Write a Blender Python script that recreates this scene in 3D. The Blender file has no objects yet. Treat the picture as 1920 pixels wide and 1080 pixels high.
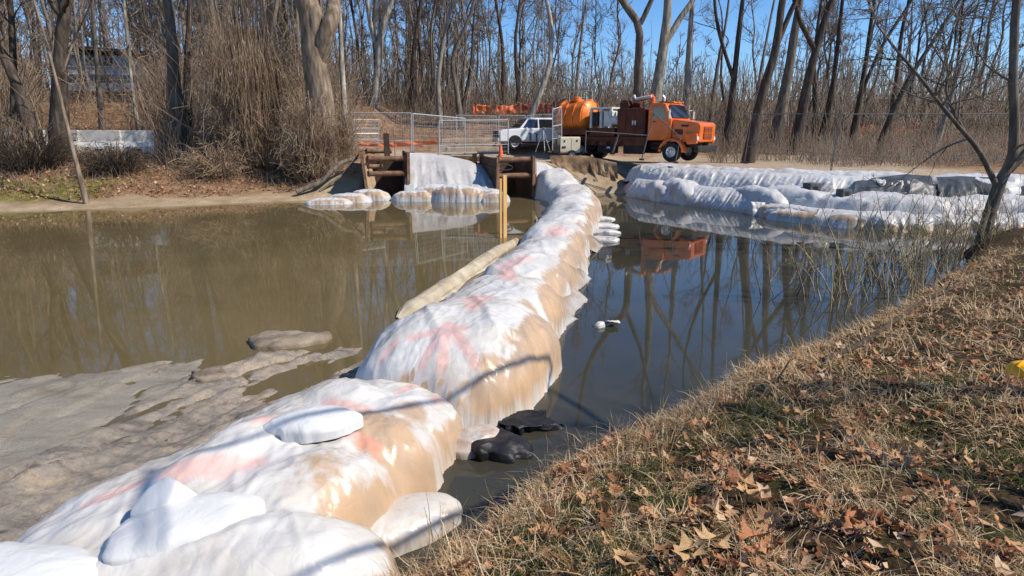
import bpy, bmesh, math, random
import numpy as np
from mathutils import Vector, Matrix

# ------------------------------------------------------------------ camera, sky, sun
SC = bpy.context.scene
COL = SC.collection
F = 1144.0; CAMZ = 3.2; TH = math.atan((540 - 248) / F)
cam_d = bpy.data.cameras.new('camera'); cam = bpy.data.objects.new('camera', cam_d); COL.objects.link(cam)
cam.location = (0, 0, CAMZ); cam.rotation_euler = (math.pi / 2 - TH, 0, 0)
cam_d.sensor_width = 36; cam_d.lens = 36 * F / 1920; cam_d.clip_start = 0.05; cam_d.clip_end = 2000
SC.camera = cam
SUN_AZ = math.radians(-17); SUN_EL = math.radians(45)
TOSUN = Vector((math.cos(SUN_EL) * math.cos(SUN_AZ), math.cos(SUN_EL) * math.sin(SUN_AZ), math.sin(SUN_EL)))
W = bpy.data.worlds.new('World'); SC.world = W; W.use_nodes = True
wn = W.node_tree.nodes; wl = W.node_tree.links
sky = wn.new('ShaderNodeTexSky'); sky.sky_type = 'NISHITA'; sky.sun_disc = False
sky.sun_elevation = SUN_EL; sky.sun_rotation = math.pi / 2 - SUN_AZ
sky.altitude = 1500; sky.air_density = 1.0; sky.dust_density = 0.0; sky.ozone_density = 6.0
hs_ = wn.new('ShaderNodeHueSaturation'); hs_.inputs['Saturation'].default_value = 1.12; wl.new(sky.outputs[0], hs_.inputs['Color']); wl.new(hs_.outputs[0], wn['Background'].inputs[0]); wn['Background'].inputs[1].default_value = 0.125
sd = bpy.data.lights.new('sun', 'SUN'); sun = bpy.data.objects.new('sun', sd); COL.objects.link(sun)
sd.energy = 4.4; sd.angle = math.radians(0.53); sd.color = (1.0, 0.925, 0.81)
sun.rotation_euler = (-TOSUN).to_track_quat('-Z', 'Y').to_euler(); sun.location = TOSUN * 60
SC.view_settings.view_transform = 'Standard'; SC.view_settings.look = 'None'
SC.view_settings.gamma = 1; SC.view_settings.exposure = 0.40; SC.view_settings.use_curve_mapping = False
SC.cycles.max_bounces = 6; SC.cycles.diffuse_bounces = 2; SC.cycles.glossy_bounces = 3
SC.cycles.transmission_bounces = 3; SC.cycles.transparent_max_bounces = 8
SC.cycles.caustics_reflective = False; SC.cycles.caustics_refractive = False

# ------------------------------------------------------------------ helpers
def ray(px, py):
    a = (px - 960) / F; b = (540 - py) / F
    return np.array((a, math.cos(TH) + b * math.sin(TH), -math.sin(TH) + b * math.cos(TH)))
def P(px, py, z=0.0):
    d = ray(px, py); t = (z - CAMZ) / d[2]
    return np.array((d[0] * t, d[1] * t, z))
def D(px, py, y):
    d = ray(px, py); t = y / d[1]
    return np.array((d[0] * t, y, CAMZ + d[2] * t))
def sstep(a, b, x):
    t = np.clip((np.asarray(x, float) - a) / (b - a), 0, 1); return t * t * (3 - 2 * t)

_r = np.random.default_rng(11)
_perm = _r.permutation(256); _perm = np.concatenate([_perm, _perm, _perm])
_gr = _r.normal(size=(256, 3)); _gr /= np.linalg.norm(_gr, axis=1)[:, None]
def noise(p):
    p = np.asarray(p, float); i = np.floor(p).astype(int); f = p - i
    u = f * f * f * (f * (f * 6 - 15) + 10); out = 0
    for dx in (0, 1):
        for dy in (0, 1):
            for dz in (0, 1):
                h = _perm[_perm[_perm[(i[..., 0] + dx) & 255] + ((i[..., 1] + dy) & 255)] + ((i[..., 2] + dz) & 255)]
                g = _gr[h]
                w = (u[..., 0] if dx else 1 - u[..., 0]) * (u[..., 1] if dy else 1 - u[..., 1]) * (u[..., 2] if dz else 1 - u[..., 2])
                out = out + w * ((f[..., 0] - dx) * g[..., 0] + (f[..., 1] - dy) * g[..., 1] + (f[..., 2] - dz) * g[..., 2])
    return out * 1.5
def fbm(p, o=4, s=1.0, lac=2.03, gain=0.5):
    p = np.asarray(p, float) * s; a = 1.0; v = 0
    for k in range(o):
        v = v + a * noise(p + 17.3 * k); p = p * lac; a *= gain
    return v

def mesh_np(name, v, f, smooth=True, attrs=None):
    """v (n,3); f: list of (array (m,k)) quad / tri arrays"""
    me = bpy.data.meshes.new(name)
    v = np.asarray(v, np.float32)
    if isinstance(f, np.ndarray): f = [f]
    f = [a for a in f if len(a)]
    me.vertices.add(len(v)); me.vertices.foreach_set('co', v.ravel())
    nl = sum(a.size for a in f); nf = sum(len(a) for a in f)
    me.loops.add(nl); me.polygons.add(nf)
    li = np.concatenate([a.ravel() for a in f]).astype(np.int32)
    tot = np.concatenate([np.full(len(a), a.shape[1], np.int32) for a in f])
    st = np.concatenate([[0], np.cumsum(tot)[:-1]]).astype(np.int32)
    me.loops.foreach_set('vertex_index', li)
    me.polygons.foreach_set('loop_start', st)
    try: me.polygons.foreach_set('loop_total', tot)
    except Exception: pass
    if smooth: me.polygons.foreach_set('use_smooth', np.ones(nf, bool))
    for k, a in (attrs or {}).items():
        at = me.attributes.new(k, 'FLOAT', 'POINT'); at.data.foreach_set('value', np.asarray(a, np.float32))
    me.update(calc_edges=True); me.validate()
    return me
def link(name, me, mat=None, parent=None):
    o = bpy.data.objects.new(name, me); COL.objects.link(o)
    if mat is not None and me is not None and not me.materials: me.materials.append(mat)
    if parent is not None: o.parent = parent
    return o
def tag(o, label=None, cat=None, group=None, kind=None):
    if label: o['label'] = label
    if cat: o['category'] = cat
    if group: o['group'] = group
    if kind: o['kind'] = kind
    return o
def thing(name, label, cat, loc=(0, 0, 0), rz=0.0, group=None):
    o = bpy.data.objects.new(name, None); COL.objects.link(o)
    o.location = [float(c) for c in loc]; o.rotation_euler = (0, 0, rz); o.empty_display_size = 0.2
    return tag(o, label, cat, group)
def copy_tree(o, parent=None):
    c = o.copy(); COL.objects.link(c); c.parent = parent
    for ch in o.children: copy_tree(ch, c)
    return c
def bevel(o, w=0.03, seg=2):
    m = o.modifiers.new('bevel', 'BEVEL'); m.width = w; m.segments = seg; m.limit_method = 'ANGLE'; m.angle_limit = math.radians(40)
    return o

class MB:
    def __init__(s): s.v = []; s.f = []
    def add(s, vs, fs):
        b = len(s.v); s.v += [tuple(map(float, q)) for q in vs]; s.f += [[b + i for i in q] for q in fs]; return s
    def box(s, c, d, rz=0.0, ry=0.0):
        m = Matrix.Rotation(rz, 3, 'Z') @ Matrix.Rotation(ry, 3, 'Y'); c = Vector(c)
        vs = [c + m @ Vector((x * d[0] / 2, y * d[1] / 2, z * d[2] / 2)) for x in (-1, 1) for y in (-1, 1) for z in (-1, 1)]
        return s.add(vs, [(0, 1, 3, 2), (4, 6, 7, 5), (0, 4, 5, 1), (2, 3, 7, 6), (0, 2, 6, 4), (1, 5, 7, 3)])
    def bar(s, a, b, w, h, up=(0, 0, 1)):
        a = Vector(a); b = Vector(b); t = (b - a).normalized(); n = t.cross(Vector(up))
        if n.length < 1e-4: n = t.cross(Vector((1, 0, 0)))
        n.normalize(); m = n.cross(t); vs = []
        for q in (a, b):
            for i, j in ((-1, -1), (1, -1), (1, 1), (-1, 1)): vs.append(q + n * (i * w / 2) + m * (j * h / 2))
        return s.add(vs, [(3, 2, 1, 0), (4, 5, 6, 7), (0, 1, 5, 4), (1, 2, 6, 5), (2, 3, 7, 6), (3, 0, 4, 7)])
    def tube(s, pts, r, n=8, cap=True):
        pts = [Vector(p) for p in pts]; rs = r if isinstance(r, (list, tuple)) else [r] * len(pts)
        b = len(s.v); ref = None
        for k, p in enumerate(pts):
            t = (pts[min(k + 1, len(pts) - 1)] - pts[max(k - 1, 0)]).normalized()
            if ref is None:
                ref = t.cross(Vector((0, 0, 1)))
                if ref.length < 1e-3: ref = t.cross(Vector((0, 1, 0)))
            e = (ref - t * ref.dot(t)).normalized(); ref = e; g = t.cross(e)
            for j in range(n):
                a = 2 * math.pi * j / n; s.v.append(tuple(p + (e * math.cos(a) + g * math.sin(a)) * rs[k]))
        for k in range(len(pts) - 1):
            for j in range(n):
                s.f.append([b + k * n + j, b + k * n + (j + 1) % n, b + (k + 1) * n + (j + 1) % n, b + (k + 1) * n + j])
        if cap:
            s.f.append([b + j for j in range(n)][::-1]); s.f.append([b + (len(pts) - 1) * n + j for j in range(n)])
        return s
    def prism(s, poly, y0, y1):      # polygon in x,z extruded along y
        n = len(poly); vs = [(x, y0, z) for x, z in poly] + [(x, y1, z) for x, z in poly]
        fs = [list(range(n)), list(range(2 * n - 1, n - 1, -1))] + [[i, i + n, (i + 1) % n + n, (i + 1) % n] for i in range(n)]
        return s.add(vs, fs)
    def slab(s, poly, z0, z1):       # polygon in x,y extruded along z
        n = len(poly); vs = [(x, y, z0) for x, y in poly] + [(x, y, z1) for x, y in poly]
        fs = [list(range(n))[::-1], list(range(n, 2 * n))] + [[i, (i + 1) % n, (i + 1) % n + n, i + n] for i in range(n)]
        return s.add(vs, fs)
    def lathe(s, prof, c=(0, 0, 0), axis='Z', n=24, cap=True):   # prof: (r, h)
        b = len(s.v); c = Vector(c)
        for r, h in prof:
            for j in range(n):
                a = 2 * math.pi * j / n; u, w = r * math.cos(a), r * math.sin(a)
                q = {'Z': (u, w, h), 'Y': (u, h, w), 'X': (h, u, w)}[axis]
                s.v.append(tuple(c + Vector(q)))
        for k in range(len(prof) - 1):
            for j in range(n): s.f.append([b + k * n + j, b + k * n + (j + 1) % n, b + (k + 1) * n + (j + 1) % n, b + (k + 1) * n + j])
        if cap and prof[0][0] > 1e-5: s.f.append([b + j for j in range(n)][::-1])
        if cap and prof[-1][0] > 1e-5: s.f.append([b + (len(prof) - 1) * n + j for j in range(n)])
        return s
    def build(s, name, mat, parent=None, smooth=False, bev=0.0):
        me = bpy.data.meshes.new(name); me.from_pydata(s.v, [], s.f)
        bm = bmesh.new(); bm.from_mesh(me); bmesh.ops.recalc_face_normals(bm, faces=bm.faces); bm.to_mesh(me); bm.free()
        if smooth:
            for p in me.polygons: p.use_smooth = True
            try: me.set_sharp_from_angle(angle=math.radians(38))
            except Exception: pass
        o = link(name, me, mat, parent)
        if bev: bevel(o, bev)
        return o

def tubes(PT, R, n=4, ref=None):
    """PT (N,K,3), R (N,K) -> verts, quads"""
    N, K, _ = PT.shape
    t = np.gradient(PT, axis=1); t /= np.linalg.norm(t, axis=2, keepdims=True) + 1e-9
    if ref is None:
        ref = np.tile(np.array([0.31, 0.85, 0.13]), (N, 1)); m = np.abs((t[:, 0] * ref).sum(1)) > 0.85; ref[m] = (0.9, -0.2, 0.3)
    e = ref[:, None, :] - t * (t * ref[:, None, :]).sum(2, keepdims=True); e /= np.linalg.norm(e, axis=2, keepdims=True) + 1e-9
    g = np.cross(t, e)
    a = np.arange(n) * 2 * math.pi / n
    v = PT[:, :, None, :] + R[:, :, None, None] * (e[:, :, None, :] * np.cos(a)[None, None, :, None] + g[:, :, None, :] * np.sin(a)[None, None, :, None])
    idx = np.arange(N * K * n).reshape(N, K, n)
    q = np.stack([idx[:, :-1, :], np.roll(idx, -1, 2)[:, :-1, :], np.roll(idx, -1, 2)[:, 1:, :], idx[:, 1:, :]], -1).reshape(-1, 4)
    return v.reshape(-1, 3), q
def join(parts):
    vs, fs, b = [], [], 0
    for v, f in parts:
        vs.append(v); fs.append(f + b); b += len(v)
    return np.concatenate(vs), np.concatenate(fs)

# ------------------------------------------------------------------ materials
def new_mat(name):
    m = bpy.data.materials.new(name); m.use_nodes = True
    nt = m.node_tree; return m, nt, nt.nodes['Principled BSDF']
def nd(nt, typ, **kw):
    n = nt.nodes.new(typ)
    for k, v in kw.items():
        if k.startswith('i_'): n.inputs[k[2:].replace('_', ' ')].default_value = v
        else: setattr(n, k, v)
    return n
def mixc(nt, fac, a, b, blend='MIX'):
    n = nt.nodes.new('ShaderNodeMix'); n.data_type = 'RGBA'; n.blend_type = blend
    for sock, val in ((n.inputs[0], fac), (n.inputs[6], a), (n.inputs[7], b)):
        if hasattr(val, 'is_output') or isinstance(val, bpy.types.NodeSocket): nt.links.new(val, sock)
        else: sock.default_value = val if not isinstance(val, tuple) else (*val, 1)[:4]
    return n.outputs[2]
def ramp(nt, fac, stops):
    n = nt.nodes.new('ShaderNodeValToRGB'); cr = n.color_ramp
    while len(cr.elements) < len(stops): cr.elements.new(0.5)
    for e, (p, c) in zip(cr.elements, stops): e.position = p; e.color = (*c, 1)[:4] if isinstance(c, tuple) else (c, c, c, 1)
    nt.links.new(fac, n.inputs[0]); return n.outputs[0]
def coords(nt, scale=(1, 1, 1), kind='Object', rot=(0, 0, 0)):
    tc = nt.nodes.new('ShaderNodeTexCoord'); mp = nt.nodes.new('ShaderNodeMapping')
    mp.inputs['Scale'].default_value = scale; mp.inputs['Rotation'].default_value = rot
    nt.links.new(tc.outputs[kind], mp.inputs[0]); return mp.outputs[0]
def tnoise(nt, vec, scale, detail=4, rough=0.55, dist=0.0):
    n = nt.nodes.new('ShaderNodeTexNoise'); nt.links.new(vec, n.inputs['Vector'])
    n.inputs['Scale'].default_value = scale; n.inputs['Detail'].default_value = detail; n.inputs['Roughness'].default_value = rough; n.inputs['Distortion'].default_value = dist
    return n.outputs[0]
def bump(nt, bs, h, strength=0.3, dist=0.02):
    b = nt.nodes.new('ShaderNodeBump'); b.inputs['Strength'].default_value = strength; b.inputs['Distance'].default_value = dist
    nt.links.new(h, b.inputs['Height']); nt.links.new(b.outputs[0], bs.inputs['Normal']); return b
def attr(nt, name):
    a = nt.nodes.new('ShaderNodeAttribute'); a.attribute_name = name; return a.outputs['Fac']
def mat_n(name, stops, scale=3, rough=0.8, bs=0.0, bscale=None, metal=0.0, stretch=(1, 1, 1), detail=5, rand=0.0, spec=0.3, kind='Object', coat=0.0):
    """plain noise material: colour ramp over noise, optional bump, per-object value change"""
    m, nt, b = new_mat(name); v = coords(nt, stretch, kind); n = tnoise(nt, v, scale, detail)
    c = ramp(nt, n, stops)
    if rand:
        oi = nt.nodes.new('ShaderNodeObjectInfo'); r = ramp(nt, oi.outputs['Random'], [(0, 1 - rand), (1, 1.0)])
        c = mixc(nt, 1.0, c, r, 'MULTIPLY')
    nt.links.new(c, b.inputs['Base Color']); b.inputs['Roughness'].default_value = rough; b.inputs['Metallic'].default_value = metal
    b.inputs['Specular IOR Level'].default_value = spec; b.inputs['Coat Weight'].default_value = coat
    if bs: bump(nt, b, tnoise(nt, v, bscale or scale * 3, 4), bs)
    return m
M = {}
# bark
def bark(name, a, b_, c):
    return mat_n(name, [(0.30, a), (0.52, b_), (0.72, c)], 2.2, 0.9, 0.6, 9, stretch=(3, 3, 0.6), rand=0.35, spec=0.1)
M['bark_dark'] = bark('bark_dark', (0.04, 0.031, 0.024), (0.09, 0.07, 0.054), (0.17, 0.135, 0.105))
M['bark_grey'] = bark('bark_grey', (0.10, 0.08, 0.062), (0.20, 0.165, 0.13), (0.32, 0.27, 0.21))
M['bark_pale'] = bark('bark_pale', (0.16, 0.13, 0.10), (0.38, 0.34, 0.28), (0.60, 0.56, 0.49))
M['bark_brown'] = bark('bark_brown', (0.12, 0.085, 0.06), (0.26, 0.195, 0.14), (0.42, 0.33, 0.25))
M['twig'] = mat_n('twig', [(0.3, (0.13, 0.10, 0.075)), (0.7, (0.31, 0.245, 0.185))], 0.9, 0.9, rand=0.4, spec=0.1)
M['twig_far'] = mat_n('twig_far', [(0.3, (0.15, 0.12, 0.098)), (0.7, (0.29, 0.235, 0.19))], 0.08, 0.9, spec=0.1)
M['brush'] = mat_n('brush', [(0.28, (0.15, 0.10, 0.065)), (0.5, (0.34, 0.24, 0.16)), (0.72, (0.54, 0.42, 0.30))], 0.9, 0.9, spec=0.1)
M['brush_grey'] = mat_n('brush_grey', [(0.28, (0.13, 0.10, 0.075)), (0.5, (0.26, 0.20, 0.15)), (0.72, (0.44, 0.36, 0.27))], 0.7, 0.9, spec=0.1)
M['reed'] = mat_n('reed', [(0.3, (0.26, 0.20, 0.10)), (0.55, (0.42, 0.33, 0.18)), (0.75, (0.58, 0.48, 0.33))], 1.6, 0.8, spec=0.2, rand=0.3)

def ground_mat():
    m, nt, b = new_mat('ground_soil'); v = coords(nt)
    leaf = ramp(nt, tnoise(nt, v, 2.6, 8, 0.75), [(0.28, (0.055, 0.034, 0.02)), (0.45, (0.19, 0.11, 0.062)), (0.58, (0.30, 0.175, 0.095)), (0.75, (0.42, 0.27, 0.16))])
    mud = ramp(nt, tnoise(nt, v, 1.1, 6, 0.6), [(0.3, (0.24, 0.17, 0.10)), (0.55, (0.36, 0.27, 0.175)), (0.75, (0.47, 0.37, 0.26))])
    gravel = ramp(nt, tnoise(nt, v, 5, 8, 0.7), [(0.3, (0.22, 0.16, 0.11)), (0.5, (0.38, 0.29, 0.20)), (0.7, (0.50, 0.40, 0.29))])
    grass = ramp(nt, tnoise(nt, v, 3, 6, 0.7), [(0.3, (0.05, 0.05, 0.015)), (0.5, (0.14, 0.13, 0.03)), (0.7, (0.30, 0.23, 0.09))])
    c = mixc(nt, attr(nt, 'mud'), leaf, mud); c = mixc(nt, attr(nt, 'pad'), c, gravel); c = mixc(nt, attr(nt, 'grass'), c, grass)
    nt.links.new(c, b.inputs['Base Color']); b.inputs['Roughness'].default_value = 0.92; b.inputs['Specular IOR Level'].default_value = 0.15
    bump(nt, b, tnoise(nt, v, 7, 8, 0.7), 0.7, 0.08); return m
M['ground'] = ground_mat()
def bank_mat():
    m, nt, b = new_mat('bank_thatch'); v = coords(nt)
    a = ramp(nt, tnoise(nt, v, 22, 6, 0.7), [(0.3, (0.018, 0.011, 0.007)), (0.52, (0.075, 0.045, 0.026)), (0.75, (0.17, 0.11, 0.065))])
    g = ramp(nt, tnoise(nt, v, 30, 5, 0.7), [(0.3, (0.015, 0.018, 0.006)), (0.7, (0.09, 0.10, 0.03))])
    c = mixc(nt, ramp(nt, tnoise(nt, v, 1.3, 4), [(0.48, 0.0), (0.66, 0.7)]), a, g)
    nt.links.new(c, b.inputs['Base Color']); b.inputs['Roughness'].default_value = 0.95; b.inputs['Specular IOR Level'].default_value = 0.1
    bump(nt, b, tnoise(nt, v, 40, 6, 0.7), 0.9, 0.03); return m
M['bank'] = bank_mat()
def blade_mat(name, stops, trans=0.35):
    m, nt, b = new_mat(name)
    c = ramp(nt, attr(nt, 'tone'), stops)
    nt.links.new(c, b.inputs['Base Color']); b.inputs['Roughness'].default_value = 0.7; b.inputs['Specular IOR Level'].default_value = 0.2
    tr = nt.nodes.new('ShaderNodeBsdfTranslucent'); nt.links.new(c, tr.inputs[0])
    mx = nt.nodes.new('ShaderNodeMixShader'); mx.inputs[0].default_value = trans
    nt.links.new(b.outputs[0], mx.inputs[1]); nt.links.new(tr.outputs[0], mx.inputs[2])
    nt.links.new(mx.outputs[0], nt.nodes['Material Output'].inputs[0]); return m
M['grass'] = blade_mat('grass_blades', [(0.0, (0.055, 0.075, 0.018)), (0.16, (0.12, 0.14, 0.04)), (0.24, (0.22, 0.12, 0.06)), (0.5, (0.52, 0.33, 0.17)), (0.78, (0.72, 0.52, 0.30)), (1.0, (0.80, 0.67, 0.45))])
M['litter'] = blade_mat('leaf_litter', [(0.0, (0.12, 0.055, 0.028)), (0.4, (0.36, 0.17, 0.08)), (0.75, (0.58, 0.32, 0.17)), (1.0, (0.68, 0.48, 0.31))], 0.25)
def leaf_mat():
    m, nt, b = new_mat('dry_leaf'); oi = nt.nodes.new('ShaderNodeObjectInfo')
    c = ramp(nt, oi.outputs['Random'], [(0.0, (0.26, 0.10, 0.045)), (0.35, (0.52, 0.22, 0.10)), (0.65, (0.66, 0.36, 0.18)), (0.88, (0.66, 0.42, 0.20)), (1.0, (0.70, 0.52, 0.36))])
    v = coords(nt); c = mixc(nt, ramp(nt, tnoise(nt, v, 25, 4), [(0.42, 0.0), (0.7, 0.6)]), c, (0.13, 0.06, 0.03))
    nt.links.new(c, b.inputs['Base Color']); b.inputs['Roughness'].default_value = 0.65; b.inputs['Specular IOR Level'].default_value = 0.25
    tr = nt.nodes.new('ShaderNodeBsdfTranslucent'); nt.links.new(c, tr.inputs[0]); mx = nt.nodes.new('ShaderNodeMixShader'); mx.inputs[0].default_value = 0.25
    nt.links.new(b.outputs[0], mx.inputs[1]); nt.links.new(tr.outputs[0], mx.inputs[2]); nt.links.new(mx.outputs[0], nt.nodes['Material Output'].inputs[0]); return m
M['leaf'] = leaf_mat()
def water_mat(name, stops, scale, rough, bs, spec=0.5):
    m, nt, b = new_mat(name); v = coords(nt)
    nt.links.new(ramp(nt, tnoise(nt, v, scale, 4), stops), b.inputs['Base Color'])
    b.inputs['Roughness'].default_value = rough; b.inputs['IOR'].default_value = 1.33; b.inputs['Specular IOR Level'].default_value = spec
    v2 = coords(nt, (1, 0.45, 1)); bump(nt, b, tnoise(nt, v2, 2.2, 3, 0.5), bs, 0.02); return m
M['water_muddy'] = water_mat('water_muddy', [(0.3, (0.105, 0.079, 0.034)), (0.7, (0.150, 0.115, 0.056))], 0.25, 0.03, 0.03, 0.6)
M['water_dark'] = water_mat('water_dark', [(0.3, (0.034, 0.033, 0.024)), (0.7, (0.055, 0.052, 0.038))], 0.4, 0.03, 0.025)
def mud_mat():
    m, nt, b = new_mat('wet_mud'); v = coords(nt, (1.0, 1.0, 1), rot=(0, 0, math.radians(-62)))
    v = coords(nt, (0.7, 2.6, 1), rot=(0, 0, math.radians(-60)))
    c = ramp(nt, tnoise(nt, v, 1.5, 10, 0.72, 0.7), [(0.27, (0.07, 0.052, 0.036)), (0.38, (0.19, 0.155, 0.12)), (0.50, (0.32, 0.275, 0.225)), (0.60, (0.40, 0.315, 0.225)), (0.74, (0.46, 0.41, 0.35))])
    v3 = coords(nt, (1, 1, 1)); c = mixc(nt, ramp(nt, tnoise(nt, v3, 14, 8, 0.75), [(0.36, 0.45), (0.52, 0.0)]), c, (0.10, 0.075, 0.052))
    flat = ramp(nt, tnoise(nt, v, 1.1, 8, 0.65), [(0.3, (0.20, 0.165, 0.12)), (0.5, (0.30, 0.26, 0.20)), (0.7, (0.36, 0.32, 0.26))])
    c = mixc(nt, attr(nt, 'flat'), c, flat)
    nt.links.new(c, b.inputs['Base Color']); nt.links.new(ramp(nt, tnoise(nt, v, 1.2, 3), [(0.35, 0.15), (0.65, 0.5)]), b.inputs['Roughness'])
    bump(nt, b, tnoise(nt, v3, 16, 9, 0.78), 0.9, 0.035); return m
M['mud'] = mud_mat()
M['rock'] = mat_n('pale_rock', [(0.3, (0.13, 0.10, 0.07)), (0.5, (0.27, 0.21, 0.15)), (0.7, (0.38, 0.31, 0.22))], 3.5, 0.75, 0.7, 12, rand=0.25)
M['earth'] = mat_n('cut_earth', [(0.3, (0.06, 0.038, 0.024)), (0.48, (0.17, 0.11, 0.065)), (0.62, (0.36, 0.25, 0.14)), (0.75, (0.50, 0.38, 0.23))], 0.9, 0.95, 0.9, 5, detail=8, spec=0.1)

def sheet_mat(name, white=(0.61, 0.59, 0.56), dirt=(0.48, 0.41, 0.32), tan=(0.31, 0.18, 0.08), rough=0.26, tr=0.0, dirtamt=0.75):
    """white plastic film: paint strokes, tan sediment stain (attributes) and smeared dirt"""
    m, nt, b = new_mat(name); v = coords(nt); n1 = tnoise(nt, v, 1.4, 5, 0.6, 0.6); n2 = tnoise(nt, coords(nt, (1, 1, 0.25)), 9, 5, 0.65)
    c = mixc(nt, ramp(nt, n1, [(0.42, 0.0), (0.72, dirtamt)]), white, dirt)
    c = mixc(nt, ramp(nt, tnoise(nt, v, 0.8, 3, 0.5, 0.4), [(0.45, 0.0), (0.7, 0.35)]), c, (0.44, 0.43, 0.42))
    # stain edge broken up by streaky noise
    def broken(a, n, lo, hi, w):
        mt = nd(nt, 'ShaderNodeMath', operation='MULTIPLY_ADD'); nt.links.new(n, mt.inputs[0]); mt.inputs[1].default_value = w; nt.links.new(a, mt.inputs[2])
        return ramp(nt, mt.outputs[0], [(lo, 0.0), (hi, 1.0)])
    n2b = tnoise(nt, coords(nt, (1, 1, 0.07)), 13, 3, 0.6); st = broken(attr(nt, 'stain'), n2b, 0.62, 1.12, 0.85)
    tanc = mixc(nt, ramp(nt, n1, [(0.4, 0.0), (0.65, 1.0)]), tan, tuple(min(1, x * 1.65) for x in tan))
    s2 = nd(nt, 'ShaderNodeMath', operation='MULTIPLY'); nt.links.new(st, s2.inputs[0]); s2.inputs[1].default_value = 0.74
    c = mixc(nt, s2.outputs[0], c, tanc)
    n3 = tnoise(nt, v, 14, 4, 0.6); pt = broken(attr(nt, 'paint'), n3, 0.35, 1.25, 0.5)
    p2 = nd(nt, 'ShaderNodeMath', operation='MULTIPLY'); nt.links.new(pt, p2.inputs[0]); p2.inputs[1].default_value = 0.34
    c = mixc(nt, p2.outputs[0], c, (0.78, 0.22, 0.15))
    nt.links.new(c, b.inputs['Base Color']); nt.links.new(ramp(nt, n2, [(0.3, rough - 0.08), (0.7, rough + 0.22)]), b.inputs['Roughness'])
    b.inputs['Specular IOR Level'].default_value = 0.5
    def crease(vec, sc, dt, dist):
        n_ = tnoise(nt, vec, sc, dt, 0.5, dist); s_ = nd(nt, 'ShaderNodeMath', operation='SUBTRACT'); nt.links.new(n_, s_.inputs[0]); s_.inputs[1].default_value = 0.5
        a_ = nd(nt, 'ShaderNodeMath', operation='ABSOLUTE'); nt.links.new(s_.outputs[0], a_.inputs[0]); p_ = nd(nt, 'ShaderNodeMath', operation='POWER'); nt.links.new(a_.outputs[0], p_.inputs[0]); p_.inputs[1].default_value = 0.6
        return p_.outputs[0]
    wr = nd(nt, 'ShaderNodeMath', operation='MULTIPLY_ADD'); w1 = tnoise(nt, coords(nt, (1, 1, 0.16)), 5.0, 3, 0.5, 0.5)
    line = ramp(nt, crease(coords(nt, (1, 1, 0.3)), 1.3, 1, 1.6), [(0.0, 0.0), (0.22, 1.0)])
    nt.links.new(line, wr.inputs[0]); wr.inputs[1].default_value = 0.16; nt.links.new(w1, wr.inputs[2]); bump(nt, b, wr.outputs[0], 0.45, 0.045)
    if tr:
        t = nt.nodes.new('ShaderNodeBsdfTranslucent'); nt.links.new(c, t.inputs[0]); mx = nt.nodes.new('ShaderNodeMixShader'); mx.inputs[0].default_value = tr
        nt.links.new(b.outputs[0], mx.inputs[1]); nt.links.new(t.outputs[0], mx.inputs[2]); nt.links.new(mx.outputs[0], nt.nodes['Material Output'].inputs[0])
    return m
M['sheet'] = sheet_mat('white_sheeting')
M['sheet_far'] = sheet_mat('far_sheeting', white=(0.55, 0.54, 0.53), dirt=(0.42, 0.37, 0.32), rough=0.4, dirtamt=0.55)
M['sheet_grey'] = sheet_mat('grey_sheeting', white=(0.50, 0.48, 0.46), dirt=(0.36, 0.32, 0.28), rough=0.3, dirtamt=0.7)
M['bag'] = sheet_mat('white_sandbag', white=(0.64, 0.64, 0.63), dirt=(0.50, 0.47, 0.43), rough=0.42, dirtamt=0.5)
M['flap'] = sheet_mat('sheet_flap', rough=0.35, tr=0.3)
M['tarp'] = mat_n('shade_dark_tarp', [(0.3, (0.035, 0.038, 0.042)), (0.6, (0.075, 0.08, 0.085)), (0.8, (0.16, 0.165, 0.17))], 1.5, 0.45, 0.6, 4)  # dark grey cloth, lowered further so tree shade sits in the colour
M['black_plastic'] = mat_n('black_plastic', [(0.3, (0.006, 0.006, 0.008)), (0.7, (0.02, 0.02, 0.025))], 6, 0.5, 0.6, 9)
M['boom'] = mat_n('boom_fabric', [(0.3, (0.26, 0.21, 0.14)), (0.5, (0.40, 0.34, 0.25)), (0.7, (0.52, 0.46, 0.36))], 2.5, 0.75, 0.5, 12)
# site objects
M['orange'] = mat_n('orange_paint', [(0.3, (0.62, 0.115, 0.018)), (0.6, (0.78, 0.17, 0.03)), (0.8, (0.82, 0.24, 0.06))], 1.6, 0.35, coat=0.3)
M['orange_dark'] = mat_n('weathered_orange', [(0.3, (0.055, 0.02, 0.012)), (0.55, (0.13, 0.036, 0.017)), (0.8, (0.24, 0.07, 0.03))], 1.8, 0.6)
M['tank'] = mat_n('tank_orange', [(0.3, (0.72, 0.155, 0.02)), (0.7, (0.86, 0.25, 0.04))], 1.2, 0.4)
M['rust'] = mat_n('rusted_steel', [(0.3, (0.10, 0.05, 0.028)), (0.5, (0.22, 0.115, 0.065)), (0.7, (0.36, 0.21, 0.13))], 2.4, 0.8, 0.5, 12, rand=0.2)
M['rust_dark'] = mat_n('dark_rusted_plate', [(0.3, (0.035, 0.022, 0.016)), (0.6, (0.085, 0.05, 0.034)), (0.8, (0.15, 0.09, 0.06))], 1.6, 0.8, 0.4, 9)
M['galv'] = mat_n('galvanised_steel', [(0.3, (0.45, 0.45, 0.45)), (0.7, (0.65, 0.65, 0.64))], 4, 0.45, metal=0.25, rand=0.2)
M['steel_dull'] = mat_n('dull_steel', [(0.3, (0.10, 0.095, 0.09)), (0.7, (0.20, 0.19, 0.18))], 4, 0.6, metal=0.3)
M['black'] = mat_n('black_rubber', [(0.3, (0.012, 0.012, 0.012)), (0.7, (0.03, 0.03, 0.03))], 5, 0.8)
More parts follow.
